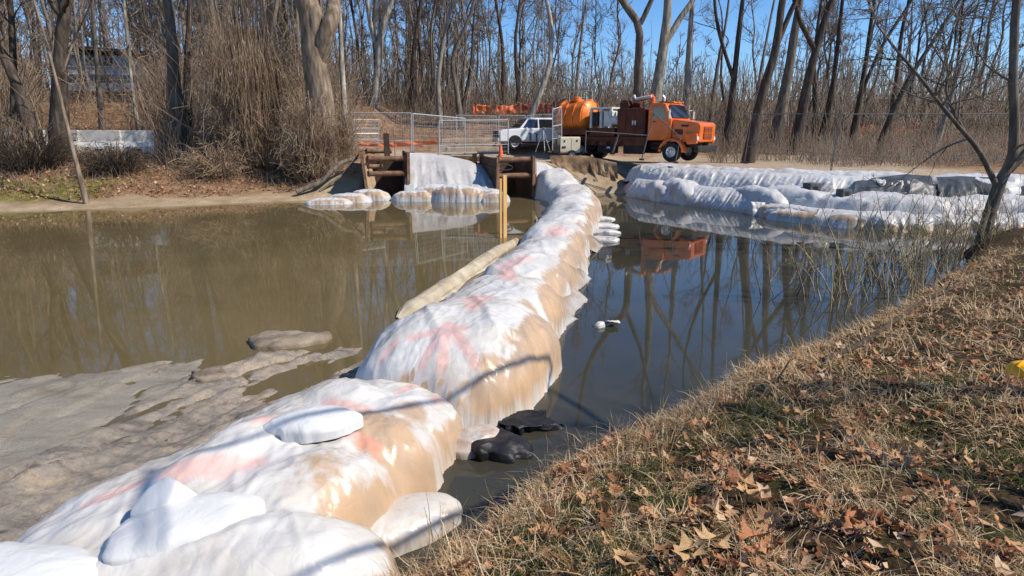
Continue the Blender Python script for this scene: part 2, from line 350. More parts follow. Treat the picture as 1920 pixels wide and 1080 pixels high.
M['chassis'] = mat_n('chassis_black', [(0.3, (0.015, 0.013, 0.012)), (0.7, (0.05, 0.043, 0.038))], 4, 0.7)
M['white_paint'] = mat_n('white_paint', [(0.3, (0.70, 0.71, 0.72)), (0.7, (0.80, 0.80, 0.80))], 1, 0.25, coat=0.5)
M['white_dirty'] = mat_n('dirty_white', [(0.3, (0.42, 0.42, 0.40)), (0.6, (0.66, 0.66, 0.64))], 4, 0.5)
M['cream'] = mat_n('cream_paint', [(0.3, (0.62, 0.54, 0.38)), (0.7, (0.74, 0.66, 0.50))], 2, 0.45)
M['rim'] = mat_n('rim_metal', [(0.3, (0.55, 0.55, 0.55)), (0.7, (0.75, 0.75, 0.75))], 4, 0.35, metal=0.6)
M['grey'] = mat_n('grey_plastic', [(0.3, (0.10, 0.10, 0.105)), (0.7, (0.18, 0.18, 0.18))], 4, 0.5)
M['lamp'] = mat_n('lamp_lens', [(0.3, (0.6, 0.6, 0.62)), (0.7, (0.8, 0.8, 0.82))], 8, 0.1)
M['timber'] = mat_n('yellow_timber', [(0.3, (0.62, 0.33, 0.10)), (0.55, (0.74, 0.44, 0.16)), (0.75, (0.80, 0.55, 0.26))], 3, 0.7, 0.3, 20, stretch=(8, 8, 0.6))
M['timber_old'] = mat_n('weathered_timber', [(0.3, (0.30, 0.22, 0.15)), (0.55, (0.44, 0.34, 0.24)), (0.75, (0.56, 0.46, 0.34))], 3, 0.8, 0.4, 14)
M['cone'] = mat_n('cone_orange', [(0.3, (0.72, 0.12, 0.03)), (0.7, (0.82, 0.18, 0.06))], 4, 0.5)
M['net'] = mat_n('orange_net', [(0.3, (0.72, 0.12, 0.03)), (0.5, (0.82, 0.19, 0.05)), (0.7, (0.86, 0.32, 0.14))], 3, 0.6)
M['net_dull'] = mat_n('dull_orange_net', [(0.3, (0.26, 0.07, 0.04)), (0.7, (0.46, 0.14, 0.08))], 3, 0.7)
M['concrete'] = mat_n('pale_concrete', [(0.3, (0.46, 0.45, 0.43)), (0.6, (0.62, 0.61, 0.58))], 2.5, 0.85, 0.3, 12, rand=0.2)
M['siding'] = mat_n('house_siding', [(0.3, (0.46, 0.47, 0.48)), (0.7, (0.58, 0.59, 0.60))], 1.5, 0.8)
M['roofing'] = mat_n('house_roofing', [(0.3, (0.05, 0.05, 0.055)), (0.7, (0.10, 0.10, 0.11))], 3, 0.7)
M['hat'] = mat_n('yellow_plastic', [(0.3, (0.90, 0.43, 0.0)), (0.7, (0.92, 0.47, 0.0))], 2, 0.3, coat=0.3)
def glass_mat(name, col, rough=0.05):
    m, nt, b = new_mat(name); v = coords(nt); nt.links.new(ramp(nt, tnoise(nt, v, 1.2, 2), [(0.3, col), (0.7, tuple(c * 1.6 for c in col))]), b.inputs['Base Color'])
    b.inputs['Roughness'].default_value = rough; b.inputs['Specular IOR Level'].default_value = 0.8; b.inputs['Coat Weight'].default_value = 0.5; b.inputs['Coat Roughness'].default_value = 0.03; return m
M['glass'] = glass_mat('tinted_glass', (0.015, 0.017, 0.02))
M['glass_house'] = glass_mat('house_glass', (0.03, 0.035, 0.04))

# ------------------------------------------------------------------ terrain
SHORE = np.array([(-140, 14), (-60, 20), (-21.1, 25.2), (-15.6, 27.0), (-11.2, 29.1), (-8.45, 30.3), (-5.2, 30.6), (-0.8, 30.2), (1.0, 31.2), (2.7, 31.6), (4.3, 33.2), (5.6, 33.2), (7.0, 30.4), (9.4, 26.6), (10.6, 23.4), (12.4, 20.6), (14.4, 19.6), (17.0, 19.4), (60, 19.0), (160, 12)], float)
BANK = np.array([(-120, -60), (-9, -9), (-3.2, 0.4), (-1.5, 2.7), (-0.62, 3.65), (0.25, 4.80), (2.2, 6.5), (5.4, 9.05), (10.6, 13.8), (12.6, 16.5), (15.5, 18.6), (18.5, 21.0), (40, 33), (160, 80)], float)
def sdist(x, y, line, above):
    x = np.asarray(x, float); y = np.asarray(y, float); d2 = np.full(x.shape, 1e9)
    for a, b in zip(line[:-1], line[1:]):
        ab = b - a; t = np.clip(((x - a[0]) * ab[0] + (y - a[1]) * ab[1]) / (ab @ ab), 0, 1)
        d2 = np.minimum(d2, (x - a[0] - t * ab[0]) ** 2 + (y - a[1] - t * ab[1]) ** 2)
    yl = np.interp(x, line[:, 0], line[:, 1]); s = np.where(y > yl, 1, -1) * (1 if above else -1)
    return np.sqrt(d2) * s
BOXES = [(-6.3, 1.15), (0.3, 1.25)]            # trench box centre x, half width of the cut
def far_z(x, y):
    d = sdist(x, y, SHORE, True)
    pl = np.interp(d, [-6, -1, 0, 0.5, 1.7, 4, 8, 13, 20], [-1.2, -0.5, -0.03, 0.10, 0.22, 0.95, 1.75, 2.4, 2.7])
    pc = np.interp(d, [-6, -1, 0, 0.5, 2.4, 3.2, 20], [-1.2, -0.6, -0.05, 0.3, 1.45, 1.62, 1.65])
    pr = np.interp(d, [-6, -1, 0, 4.2, 5.5, 20], [-1.2, -0.5, -0.05, 1.15, 1.45, 1.62])
    wl = 1 - sstep(-11.5, -8.5, x); wr = sstep(5.4, 7.0, x)
    z = pl * wl + pc * (1 - wl) * (1 - wr) + pr * wr
    land = sstep(1, 6, d)
    A = 2.7 * (1 - sstep(1, 9, x)) + 1.5 * sstep(1, 9, x)
    z = z + land * (A * sstep(39, 52, y) * (1 - 0.3 * sstep(4, 14, x)) + 0.4 * (1 - sstep(-26, -12, x)) * sstep(40, 62, y) + np.clip(y - 66, 0, 150) * 0.07 + 0.8 * sstep(14, 40, x) * sstep(34, 60, y))
    z = z + 0.10 * fbm(np.stack([x, y, 0 * x], -1), 4, 0.35) * sstep(0.4, 3, d) * (1 - 0.75 * ((x > -8) & (x < 16) & (y < 41)))
    for bx, hw in BOXES: z = np.where((np.abs(x - bx) < hw) & (y < 34.0) & (y > 20), -0.6, z)
    return z, d
def bank_z(x, y):
    d = sdist(x, y, BANK, False); d = d + 0.16 * fbm(np.stack([x, y, 0 * np.asarray(x, float) + 7], -1), 3, 0.9)
    z = np.where(d > 0, 0.02 + 0.42 * (1 - np.exp(-np.clip(d, 0, 60) / 0.16)) + 1.1 * (1 - np.exp(-np.clip(d, 0, 60) / 4.2)), 0.05 + d * 0.9)
    n = fbm(np.stack([x, y, 0 * x + 3], -1), 4, 0.9)
    z = z + sstep(-0.1, 0.5, d) * (0.09 * n)
    return np.maximum(z, -1.3), d
def ground_h(x, y):
    x = np.asarray(x, float); y = np.asarray(y, float)
    return np.maximum(far_z(x, y)[0], bank_z(x, y)[0])

def axis(parts):
    out = []
    for a, b, s in parts: out += list(np.arange(a, b, s))
    return np.array(out + [parts[-1][1]])
gx = axis([(-700, -120, 40), (-120, -40, 4), (-40, -24, 1.0), (-24, 22, 0.33), (22, 50, 1.2), (50, 130, 5), (130, 700, 40)])
gy = axis([(-300, -20, 20), (-20, 12, 2.0), (12, 18, 0.6), (18, 42, 0.33), (42, 66, 1.0), (66, 130, 4), (130, 700, 30)])
X, Y = np.meshgrid(gx, gy, indexing='xy')
ZF, DF = far_z(X, Y); ZB, DB = bank_z(X, Y)
Z = np.maximum(ZF, np.where(DB > -0.5, ZB - 0.25, -1.3))
n1 = fbm(np.stack([X, Y, 0 * X + 9], -1), 4, 0.5)
mud = np.clip(sstep(2.3, 1.1, DF + n1 * 0.9), 0, 1)
pad = sstep(-9.5, -7.5, X) * (1 - sstep(19, 23, X + n1 * 2)) * (1 - sstep(41, 44, Y + n1 * 3)) * sstep(1.5, 3, DF)
grs = sstep(-18.5, -19.5, X + n1) * sstep(1.4, 2.2, DF) * (1 - sstep(4.2, 5.2, DF + n1))
idx = np.arange(X.size).reshape(X.shape)
q = np.stack([idx[:-1, :-1], idx[:-1, 1:], idx[1:, 1:], idx[1:, :-1]], -1).reshape(-1, 4)
g = link('ground', mesh_np('ground', np.stack([X, Y, Z], -1).reshape(-1, 3), q, attrs={'mud': mud.ravel(), 'pad': pad.ravel(), 'grass': grs.ravel()}), M['ground'])
tag(g, kind='structure')

# water: the muddy canal upstream of the dam and the darker pool downstream share the dam line as their edge
DAMC = [(-4.5, -3.0), (-2.6, 2.0), (-2.05, 4.5), (-0.95, 7.3), (0.3, 11.9), (1.15, 16.3), (1.95, 20.8), (2.7, 25.7), (2.8, 31.0), (2.9, 36.0)]
def flat(name, poly, z, mat):
    o = MB().add([(x, y, z) for x, y in poly], [list(range(len(poly)))]).build(name, mat)
    return tag(o, kind='structure')
flat('water', [(-200, -40), (-200, 40), (2.9, 36.0)] + DAMC[::-1] + [(-6, -40)], 0.0, M['water_muddy'])
flat('water', DAMC + [(24, 36), (24, -3), (-4.5, -3)], 0.0, M['water_dark'])

# near bank, fine
bx = axis([(-9, -2, 0.5), (-2, 9, 0.07), (9, 20, 0.2), (20, 42, 1.0)]); by = axis([(-14, 0, 0.6), (0, 12, 0.07), (12, 22, 0.25), (22, 30, 1.0)])
X, Y = np.meshgrid(bx, by, indexing='xy'); ZB, DB = bank_z(X, Y)
ZB = ZB + sstep(0, 0.3, DB) * 0.03 * fbm(np.stack([X, Y, 0 * X], -1), 4, 5)
keep = (DB > -1.2) & (far_z(X, Y)[0] < ZB + 0.2)
idx = np.arange(X.size).reshape(X.shape)
q = np.stack([idx[:-1, :-1], idx[:-1, 1:], idx[1:, 1:], idx[1:, :-1]], -1)
q = q[keep[:-1, :-1] & keep[1:, 1:] & keep[1:, :-1] & keep[:-1, 1:]]
bank_o = link('grass_bank', mesh_np('grass_bank', np.stack([X, Y, ZB], -1).reshape(-1, 3), q), M['bank']); tag(bank_o, kind='structure')

# mud flat in the shallow canal, left of the dam
mx = np.arange(-12, -1.2, 0.05); my = np.arange(2.0, 10.2, 0.05); X, Y = np.meshgrid(mx, my, indexing='xy')
ca, sa = math.cos(math.radians(62)), math.sin(math.radians(62))
U = X * ca + Y * sa; V = -X * sa + Y * ca
st = np.stack([U * 0.35, V * 1.25, 0 * U], -1)
n = fbm(st, 6, 1.0, gain=0.55); n2 = fbm(np.stack([U * 0.3, V * 0.8, 0 * U + 5], -1), 3, 1.0)
top = 8.75 + 0.35 * noise(np.stack([X * 0.8, 0 * X, 0 * X], -1)) + 0.22 * (X + 4.5) + 0.3 * n
edge = sstep(0.0, 0.7, top - Y)
rid = 1 - 2 * np.abs(fbm(np.stack([U * 0.45, V * 1.9, 0 * U + 2], -1), 4)); crk = np.abs(fbm(np.stack([U * 0.5 + 0.2 * n, V * 1.1, 0 * U + 8], -1), 3))
lev = n2 * 2.6 + 0.6 * n; terr = np.floor(lev) + sstep(0.6, 1.0, lev - np.floor(lev))
Zm = -0.12 + edge * (0.140 + 0.035 * terr + 0.085 * n + 0.045 * rid + 0.022 * fbm(np.stack([X, Y, 0 * X], -1), 5, 5) - 0.10 * sstep(0.06, 0.0, crk) + 0.02 * np.clip(6.8 - Y, 0, 3) + 0.045 * sstep(-5, -3.6, X))
fl = sstep(-4.3, -4.9, X + 0.5 * n + (Y - 6.5) * -0.25) * sstep(5.0, 5.5, Y + 0.4 * n)
Zf = -0.12 + edge * (0.155 + 0.03 * np.round(n2 * 3.0) + 0.006 * n - 0.06 * sstep(0.035, 0.0, crk))
Zm = Zm * (1 - fl) + fl * Zf
idx = np.arange(X.size).reshape(X.shape); q = np.stack([idx[:-1, :-1], idx[:-1, 1:], idx[1:, 1:], idx[1:, :-1]], -1).reshape(-1, 4)
mf = link('mud_flat', mesh_np('mud_flat', np.stack([X, Y, Zm], -1).reshape(-1, 3), q, attrs={'flat': fl.ravel()}), M['mud']); tag(mf, kind='structure')

rng = np.random.default_rng(5); random.seed(5)
# flat stones lying on the mud flat
def slab_stone(pts, z0, z1, label, seed):
    """pts: outline in the photo, laid on the mud at height z0"""
    c = [P(a, b, z0)[:2] for a, b in pts]; r = np.random.default_rng(seed); ring = []
    for k in range(len(c)):
        a, b = c[k], c[(k + 1) % len(c)]
        for t in np.linspace(0, 1, 4, endpoint=False): ring.append(a + (b - a) * t + r.normal(0, 0.02, 2))
    ring = np.array(ring); m = ring.mean(0); n = len(ring); vs = []; h = z1 - z0
    for s, z in ((1.02, z0 - 0.12), (1.03, z0 + h * 0.5), (0.97, z0 + h * 0.92), (0.75, z0 + h * 1.05), (0.4, z0 + h)):
        rr = m + (ring - m) * s; vs.append(np.column_stack([rr, np.full(n, z) + r.normal(0, h * 0.12, n)]))
    v = np.concatenate(vs + [np.array([[m[0], m[1], z0 + h * 1.02]])])
    qs = [(k * n + j, k * n + (j + 1) % n, (k + 1) * n + (j + 1) % n, (k + 1) * n + j) for k in range(4) for j in range(n)]
    ts = [(4 * n + j, 4 * n + (j + 1) % n, 5 * n) for j in range(n)]
    o = link('stone_slab', mesh_np('stone_slab', v - np.array([m[0], m[1], z0]), [np.array(qs), np.array(ts)]), M['rock'])
    o.location = (m[0], m[1], z0); tag(o, label, 'stone', 'flat stones and crusts on the mud flat')
slab_stone([(466, 640), (500, 626), (560, 628), (628, 630), (600, 645), (520, 655), (478, 655)], 0.01, 0.085, 'long pale stone slab lying farthest out in the muddy water', 1)
slab_stone([(360, 705), (420, 700), (425, 712), (370, 722)], 0.02, 0.10, 'small rounded stone in the dark crack of the mud flat', 2)

# ------------------------------------------------------------------ sandbag dam under white sheeting
STROKES = []                                     # spray-painted strokes as (x0, y0, x1, y1, half width) in plan
def stroke(a, b, z, w): pa, pb = P(*a, z), P(*b, z); STROKES.append((pa[0], pa[1], pb[0], pb[1], w))
for a, b in (((840, 612), (745, 672)), ((840, 615), (815, 675)), ((770, 620), (870, 615)), ((850, 620), (890, 645)), ((690, 640), (740, 622))): stroke(a, b, 0.93, 0.05)
for a, b in (((870, 575), (915, 570)), ((900, 570), (890, 590))): stroke(a, b, 0.9, 0.09)
for a, b in (((945, 497), (985, 492)), ((950, 500), (955, 530))): stroke(a, b, 0.85, 0.11)
for a, b in (((1020, 440), (1050, 432)), ((1010, 400), (1040, 398)), ((1040, 370), (1060, 372))): stroke(a, b, 0.8, 0.16)
for a, b in (((320, 890), (420, 880)), ((390, 880), (480, 865)), ((330, 900), (350, 885))): stroke(a, b, 0.7, 0.07)
for a, b in (((610, 740), (680, 745)), ((630, 790), (700, 800)), ((480, 790), (540, 785))): stroke(a, b, 0.78, 0.06)
stroke((170, 945), (260, 920), 0.6, 0.05)
def paint_mask(xy):
    m = np.zeros(len(xy))
    for x0, y0, x1, y1, w in STROKES:
        d = np.array((x1 - x0, y1 - y0)); t = np.clip(((xy[:, 0] - x0) * d[0] + (xy[:, 1] - y0) * d[1]) / (d @ d), 0, 1)
        r = np.hypot(xy[:, 0] - x0 - t * d[0], xy[:, 1] - y0 - t * d[1]); m = np.maximum(m, np.clip(1.15 - r / (w * 1.7), 0, 1))
    return m
def lump(c, ang, hl, hw, h, z0=0.0, pl=2.6, pz=2.4, nu=72, nv=26, wr=0.03, sag=0.05, seed=0, stain=None, low=1.18, tilt=0.0):
    """rounded bag under film: superelliptic dome with folds; returns verts, quads, stain attr (world space)"""
    th = np.arange(nu) * 2 * math.pi / nu; ph = np.linspace(0.02, math.pi / 2 * low, nv)
    T, PH = np.meshgrid(th, ph)
    cx = np.sign(np.cos(T)) * np.abs(np.cos(T)) ** (2 / pl); sy = np.sign(np.sin(T)) * np.abs(np.sin(T)) ** (2 / pl)
    rr = np.sin(np.minimum(PH, math.pi / 2)) ** (2 / pz); zz = np.sign(np.cos(PH)) * np.abs(np.cos(PH)) ** (2 / pz)
    S = seed * 7.7
    u3 = np.stack([cx * hl * rr + S, sy * hw * rr, zz * h], -1)
    side = np.clip(rr, 0, 1) ** 4
    fold = fbm(u3 * np.array((1, 1, 0.4)), 3, 2.2)
    fine = np.abs(fbm(u3 * np.array((1, 1, 0.25)) + 5, 2, 4.5))
    big = fbm(u3, 3, 0.9)
    k = 1 + (wr * 1.6 * fold * 2 - wr * 2.2 * fine) * side / max(hw, 0.3) + 0.07 * big
    x = cx * hl * rr * k; y = sy * hw * rr * k
    z = zz * h * (1 + 0.13 * big - 0.10 * np.abs(fbm(u3 + 31, 2, 1.1))) - sag * (1 - np.abs(cx)) * 0 + wr * 0.7 * fbm(u3, 3, 1.8) * (zz > 0) + tilt * x
    da = 0.6 + seed * 1.3; rx, ry = x * math.cos(da) + y * math.sin(da), -x * math.sin(da) + y * math.cos(da)
    rd = 1 - 2.4 * np.abs(fbm(np.stack([rx * 2.6 + S, ry * 0.75, zz * 0.8], -1), 2)); z = z + wr * 1.1 * np.clip(rd - 0.35, 0, 1) * (zz > 0) * rr
    ca, sa = math.cos(ang), math.sin(ang)
    v = np.stack([c[0] + x * ca - y * sa, c[1] + x * sa + y * ca, z0 + z], -1).reshape(-1, 3)
    v = np.concatenate([v, [[c[0], c[1], float(v[:nu, 2].mean())]]])
    idx = np.arange(nu * nv).reshape(nv, nu)
    q = np.stack([idx[:-1], np.roll(idx, -1, 1)[:-1], np.roll(idx, -1, 1)[1:], idx[1:]], -1).reshape(-1, 4)[:, ::-1]
    tri = np.stack([np.roll(idx[0], -1), idx[0], np.full(nu, nu * nv)], -1)[:, ::-1]
    return v, [q, tri]
def stain_of(v, c, ang, hw, h, z0, side=-1.0, lo=0.12, hi=0.75, gain=1.0):
    """sediment stain on the flank that faces side (local y)"""
    ly = -(v[:, 0] - c[0]) * math.sin(ang) + (v[:, 1] - c[1]) * math.cos(ang)
    f = sstep(0.25, 0.7, side * ly / hw); zr = (v[:, 2] - z0) / h
    return gain * f * np.clip(np.exp(-((zr - hi + 0.18) / 0.20) ** 2) + 0.42 * sstep(hi, hi - 0.2, zr), 0, 1)
dam = thing('sandbag_dam', 'long lumpy dam of sandbags under white sheeting with red paint marks, crossing the water', 'dam', (-0.9, 7.0, 0))
def dam_bag(c, ang, hl, hw, h, seed, gain=0.75, lo=0.12, hi=0.72, nu=96, nv=34, parent=dam, mat='sheet', name='wrapped_bag', z0=0.0, pl=3.0, pz=2.4, wr=0.026, tilt=0.0, res=None, low=-0.2):
    """bag under film as a folded height patch in its own frame: dome, warped flanks, tension ridges, stained flank"""
    dist = math.hypot(c[0], c[1]); res = res or float(np.clip(dist * 0.0028, 0.017, 0.07)); S = seed * 3.7
    lx = np.arange(-hl * 1.12, hl * 1.12, res); ly = np.arange(-hw * 1.18, hw * 1.18, res); U, V = np.meshgrid(lx, ly)
    o3 = lambda z: np.stack([U + S, V, 0 * U + z], -1)
    wu = U + 0.05 * fbm(o3(1), 3, 2.0); wv = V + 0.06 * fbm(o3(2), 3, 2.4) + 0.020 * np.abs(fbm(o3(3), 2, 6.5))
    rho = (np.abs(wu / hl) ** pl + np.abs(wv / hw) ** pl) ** (1 / pl)
    Zs = np.where(rho < 1, h * np.clip(1 - np.clip(rho, 0, 1) ** 2.5, 0, 1) ** (1 / pz), -2.2 * (rho - 1)) * (1 + 0.12 * fbm(o3(4), 2, 0.9)) + tilt * U
    top = sstep(0.0, 0.3, Zs); aw = wr / 0.026
    for j, (f_, amp) in enumerate(((1.7, 0.036), (3.0, 0.022), (6.0, 0.009))):
        a_ = 0.4 + seed * 1.1 + j * 1.3; rx, ry = U * math.cos(a_) + V * math.sin(a_), -U * math.sin(a_) + V * math.cos(a_)
        Zs = Zs + aw * amp * np.clip(0.8 - 2.2 * np.abs(fbm(np.stack([rx * f_ * 0.35 + S, ry * f_, 0 * U + f_], -1), 2)), 0, 1) * top
    keep = Zs > low; Zs = np.maximum(Zs, low - 0.05)
    gv, gu = np.gradient(Zs, res); steep = sstep(0.6, 1.8, np.hypot(gu, gv)) * sstep(0.0, 0.5, gv)
    zr = Zs / h; st = gain * steep * (np.exp(-((zr - hi + 0.12) / 0.24) ** 2) + 0.22 * sstep(hi, hi - 0.25, zr)) + gain * 0.7 * sstep(-0.45, -0.75, V / hw) * sstep(1.0, 0.8, zr) * sstep(0.45, 0.7, zr)
    st = np.clip(st * (0.85 + 1.0 * fbm(o3(8), 3, 1.4)), 0, 1)
    ca, sa = math.cos(ang), math.sin(ang); v = np.stack([c[0] + U * ca - V * sa, c[1] + U * sa + V * ca, z0 + Zs], -1).reshape(-1, 3)
    idx = np.arange(U.size).reshape(U.shape); q = np.stack([idx[:-1, :-1], idx[:-1, 1:], idx[1:, 1:], idx[1:, :-1]], -1); q = q[keep[:-1, :-1] | keep[1:, 1:] | keep[1:, :-1] | keep[:-1, 1:]]
    used = np.unique(q); re_ = np.full(len(v), -1); re_[used] = np.arange(len(used))
    return link(name, mesh_np(name, v[used] - np.array(parent.location), re_[q], attrs={'stain': st.ravel()[used], 'paint': (paint_mask(v) * sstep(0.5, 0.72, zr.ravel()))[used]}), M[mat], parent)
A_ = lambda dx, dy: math.atan2(dy, dx)
def near_sheet():
    """one tarp drawn over the near bags: smooth union of bag domes, folds warped along it"""
    gx_ = np.arange(-4.3, -0.35, 0.02); gy_ = np.arange(0.9, 6.9, 0.02); X, Y = np.meshgrid(gx_, gy_)
    o3 = lambda z: np.stack([X, Y, 0 * X + z], -1)
    wx = X + 0.05 * fbm(o3(1), 3, 2.2) + 0.018 * np.abs(fbm(o3(3), 2, 7)); wy = Y + 0.05 * fbm(o3(2), 3, 2.2)
    domes = [((-2.02, 4.6), A_(0.40, 1), 2.35, 1.05, 0.68, 3.2), ((-2.75, 2.3), A_(0.25, 1), 1.7, 1.3, 0.60, 3.2)]
    for px_, py_, z_, an, hl_, hw_, h_ in ((688, 832, 0.45, 0.4, 0.66, 0.48, 0.66), (575, 925, 0.5, 1.0, 0.80, 0.46, 0.72), (500, 1050, 0.5, 0.25, 0.85, 0.50, 0.71), (225, 950, 0.4, 1.15, 0.9, 0.40, 0.56), (460, 845, 0.6, 1.15, 0.9, 0.40, 0.78), (640, 745, 0.6, 1.1, 0.5, 0.5, 0.74), (330, 1010, 0.6, 0.3, 0.5, 0.35, 0.70)):
        c_ = P(px_, py_, z_); domes.append(((c_[0], c_[1]), an, hl_, hw_, h_, 2.5))
    acc = 0; k = 22.0
    for c, an, hl, hw, h, pl in domes:
        dx, dy = wx - c[0], wy - c[1]; u = np.abs(dx * math.cos(an) + dy * math.sin(an)) / hl; v_ = np.abs(-dx * math.sin(an) + dy * math.cos(an)) / hw
        rho = (u ** pl + v_ ** pl) ** (1 / pl); z = np.where(rho < 1, h * np.clip(1 - np.clip(rho, 0, 1) ** 2.4, 0, 1) ** 0.42, -1.2 * (rho - 1)); acc = acc + np.exp(k * np.maximum(z, -0.4))
    Zs = np.log(acc) / k
    top = sstep(0.0, 0.35, Zs)
    for a_, f_, amp in ((0.5, 1.7, 0.036), (1.9, 3.0, 0.020), (1.2, 6.5, 0.008)):
        rx, ry = X * math.cos(a_) + Y * math.sin(a_), -X * math.sin(a_) + Y * math.cos(a_)
        rd = 1 - 2.2 * np.abs(fbm(np.stack([rx * f_ * 0.35 + f_, ry * f_, 0 * X + f_], -1), 2)); Zs = Zs + amp * np.clip(rd - 0.2, 0, 1) * top
    Zs = Zs + 0.015 * fbm(o3(6), 3, 2.5) * top
    keep = Zs > -0.22; Zs = np.maximum(Zs, -0.25)
    gyz, gxz = np.gradient(Zs, 0.02); steep = sstep(0.7, 2.0, np.hypot(gxz, gyz)) * (gxz < 0)
    st = 0.45 * steep * sstep(0.62, 0.3, Zs) + 0.2 * steep
    for px_, py_, z_, r_, w_ in ((735, 835, 0.45, 0.34, 0.95), (690, 880, 0.3, 0.28, 0.8), (640, 1000, 0.4, 0.20, 0.7), (600, 920, 0.5, 0.35, 0.35), (770, 800, 0.4, 0.2, 0.7)):
        c_ = P(px_, py_, z_); st = st + w_ * np.exp(-((X - c_[0]) ** 2 + (Y - c_[1]) ** 2) / r_ ** 2)
    st = np.clip(st * (0.9 + 0.9 * fbm(o3(8), 3, 2.0)), 0, 1)
    v = np.stack([X, Y, Zs], -1).reshape(-1, 3); idx = np.arange(X.size).reshape(X.shape); q = np.stack([idx[:-1, :-1], idx[:-1, 1:], idx[1:, 1:], idx[1:, :-1]], -1)
    q = q[keep[:-1, :-1] | keep[1:, 1:] | keep[1:, :-1] | keep[:-1, 1:]]; used = np.unique(q); re_ = np.full(len(v), -1); re_[used] = np.arange(len(used))
    link('sheeting', mesh_np('sheeting', v[used] - np.array(dam.location), re_[q], attrs={'stain': st.ravel()[used], 'paint': (paint_mask(v) * sstep(0.35, 0.5, v[:, 2]))[used]}), M['sheet'], dam)
near_sheet()
dam_bag((-0.62, 7.5), A_(0.42, 1), 1.35, 1.08, 1.0, 3, gain=1.05, hi=0.66, nu=220, nv=80, pl=3.8, pz=2.7, wr=0.026)
dam_bag((-0.22, 9.35), A_(0.4, 1), 1.32, 0.93, 0.93, 4, gain=1.0, hi=0.7, nu=160, nv=54, pl=3.2, wr=0.026)
dam_bag((0.32, 11.5), A_(0.36, 1), 1.30, 0.88, 0.90, 5, gain=1.0, hi=0.72, pl=2.7)
dam_bag((0.78, 13.75), A_(0.34, 1), 1.30, 0.88, 0.88, 6, gain=1.0, hi=0.75, pl=2.7)
dam_bag((1.12, 15.95), A_(0.28, 1), 1.30, 0.88, 0.90, 7, gain=0.9, pl=2.7)
dam_bag((1.5, 18.1), A_(0.3, 1), 1.30, 0.9, 0.88, 8, gain=1.0, pl=2.7)
dam_bag((1.9, 20.4), A_(0.3, 1), 1.45, 0.9, 0.88, 9, gain=0.7, pl=3.6)
dam_bag((2.3, 22.8), A_(0.3, 1), 1.50, 0.95, 0.86, 10, gain=1.0, pl=3.6)
dam_bag((2.65, 25.3), A_(0.2, 1), 1.60, 0.98, 0.86, 11, gain=0.8, pl=3.6)
dam_bag((2.72, 27.9), A_(0.0, 1), 1.70, 1.0, 0.92, 12, gain=0.3, pl=3.6)
dam_bag((2.35, 30.4), A_(-0.25, 1), 1.9, 1.05, 1.2, 13, gain=0.1, tilt=0.28)

def patch(corners, n=22, amp=0.03, bow=0.0, seed=0):
    """four-sided film patch a-b-c-d with folds; c-d is the free edge"""
    a, b, c, d = [np.array(k, float) for k in corners]; s, t = np.meshgrid(np.linspace(0, 1, n), np.linspace(0, 1, n))
    p = ((a[None, None] * (1 - s)[..., None] + b * s[..., None]) * (1 - t)[..., None] + (d * (1 - s)[..., None] + c * s[..., None]) * t[..., None])
    p[..., 2] += bow * np.sin(t * math.pi) + amp * fbm(np.stack([s * 6 + seed, t * 1.2, 0 * s], -1), 3) * (0.3 + t)
    p[..., 0] += amp * noise(np.stack([s * 4, t * 3, 0 * s + seed], -1)); p[..., 1] += amp * noise(np.stack([s * 4, t * 3, 0 * s + seed + 9], -1))
    idx = np.arange(n * n).reshape(n, n); q = np.stack([idx[:-1, :-1], idx[:-1, 1:], idx[1:, 1:], idx[1:, :-1]], -1).reshape(-1, 4)
    return p.reshape(-1, 3), q, s.ravel(), t.ravel()
def flap(corners, seed, stain=0.8, bow=0.05, parent=dam, amp=0.03, mat='flap', solid=0.012):
    v, q, s, t = patch(corners, 24, amp, bow, seed)
    st = np.clip(stain * (1.0 - 0.75 * t) + 0.3 * fbm(v, 3, 1.6), 0, 1)
    o = link('sheet_flap', mesh_np('sheet_flap', v - np.array(parent.location), q, attrs={'stain': st, 'paint': np.zeros(len(v))}), M[mat], parent)
    m = o.modifiers.new('solid', 'SOLIDIFY'); m.thickness = solid; return o
# hanging film on the pool side: straight curtain under the painted bag, pointed corners further on
flap([(0.10, 8.3, 0.50), (0.50, 9.9, 0.50), (1.16, 10.28, 0.0), (0.30, 8.9, -0.02)], 2, 0.75, 0.05)
flap([(0.50, 10.0, 0.5), (0.88, 11.5, 0.5), (1.48, 11.55, 0.0), (1.05, 10.4, 0.0)], 3, 0.95, 0.04)
flap([(0.88, 11.7, 0.5), (1.2, 13.0, 0.5), (1.78, 13.3, 0.0), (1.35, 12.2, 0.0)], 4, 0.95, 0.04)
flap([(1.25, 13.5, 0.45), (1.6, 15.2, 0.45), (1.95, 15.0, 0.0), (1.72, 14.0, 0.0)], 5, 0.95, 0.03)
flap([(1.65, 15.6, 0.4), (2.1, 17.6, 0.4), (2.7, 17.6, 0.0), (2.3, 16.4, 0.0)], 6, 0.9, 0.03)
for k, (px, py) in enumerate(((1128, 425), (1130, 438), (1130, 452), (1125, 412))):
    c = P(px, py); v, f = lump(c, 0.1, 0.55, 0.30, 0.14, seed=40 + k, nu=40, nv=14)
    link('sheet_edge', mesh_np('sheet_edge', v - np.array(dam.location), f, attrs={'stain': np.zeros(len(v)) + 0.1, 'paint': np.zeros(len(v))}), M['sheet'], dam)
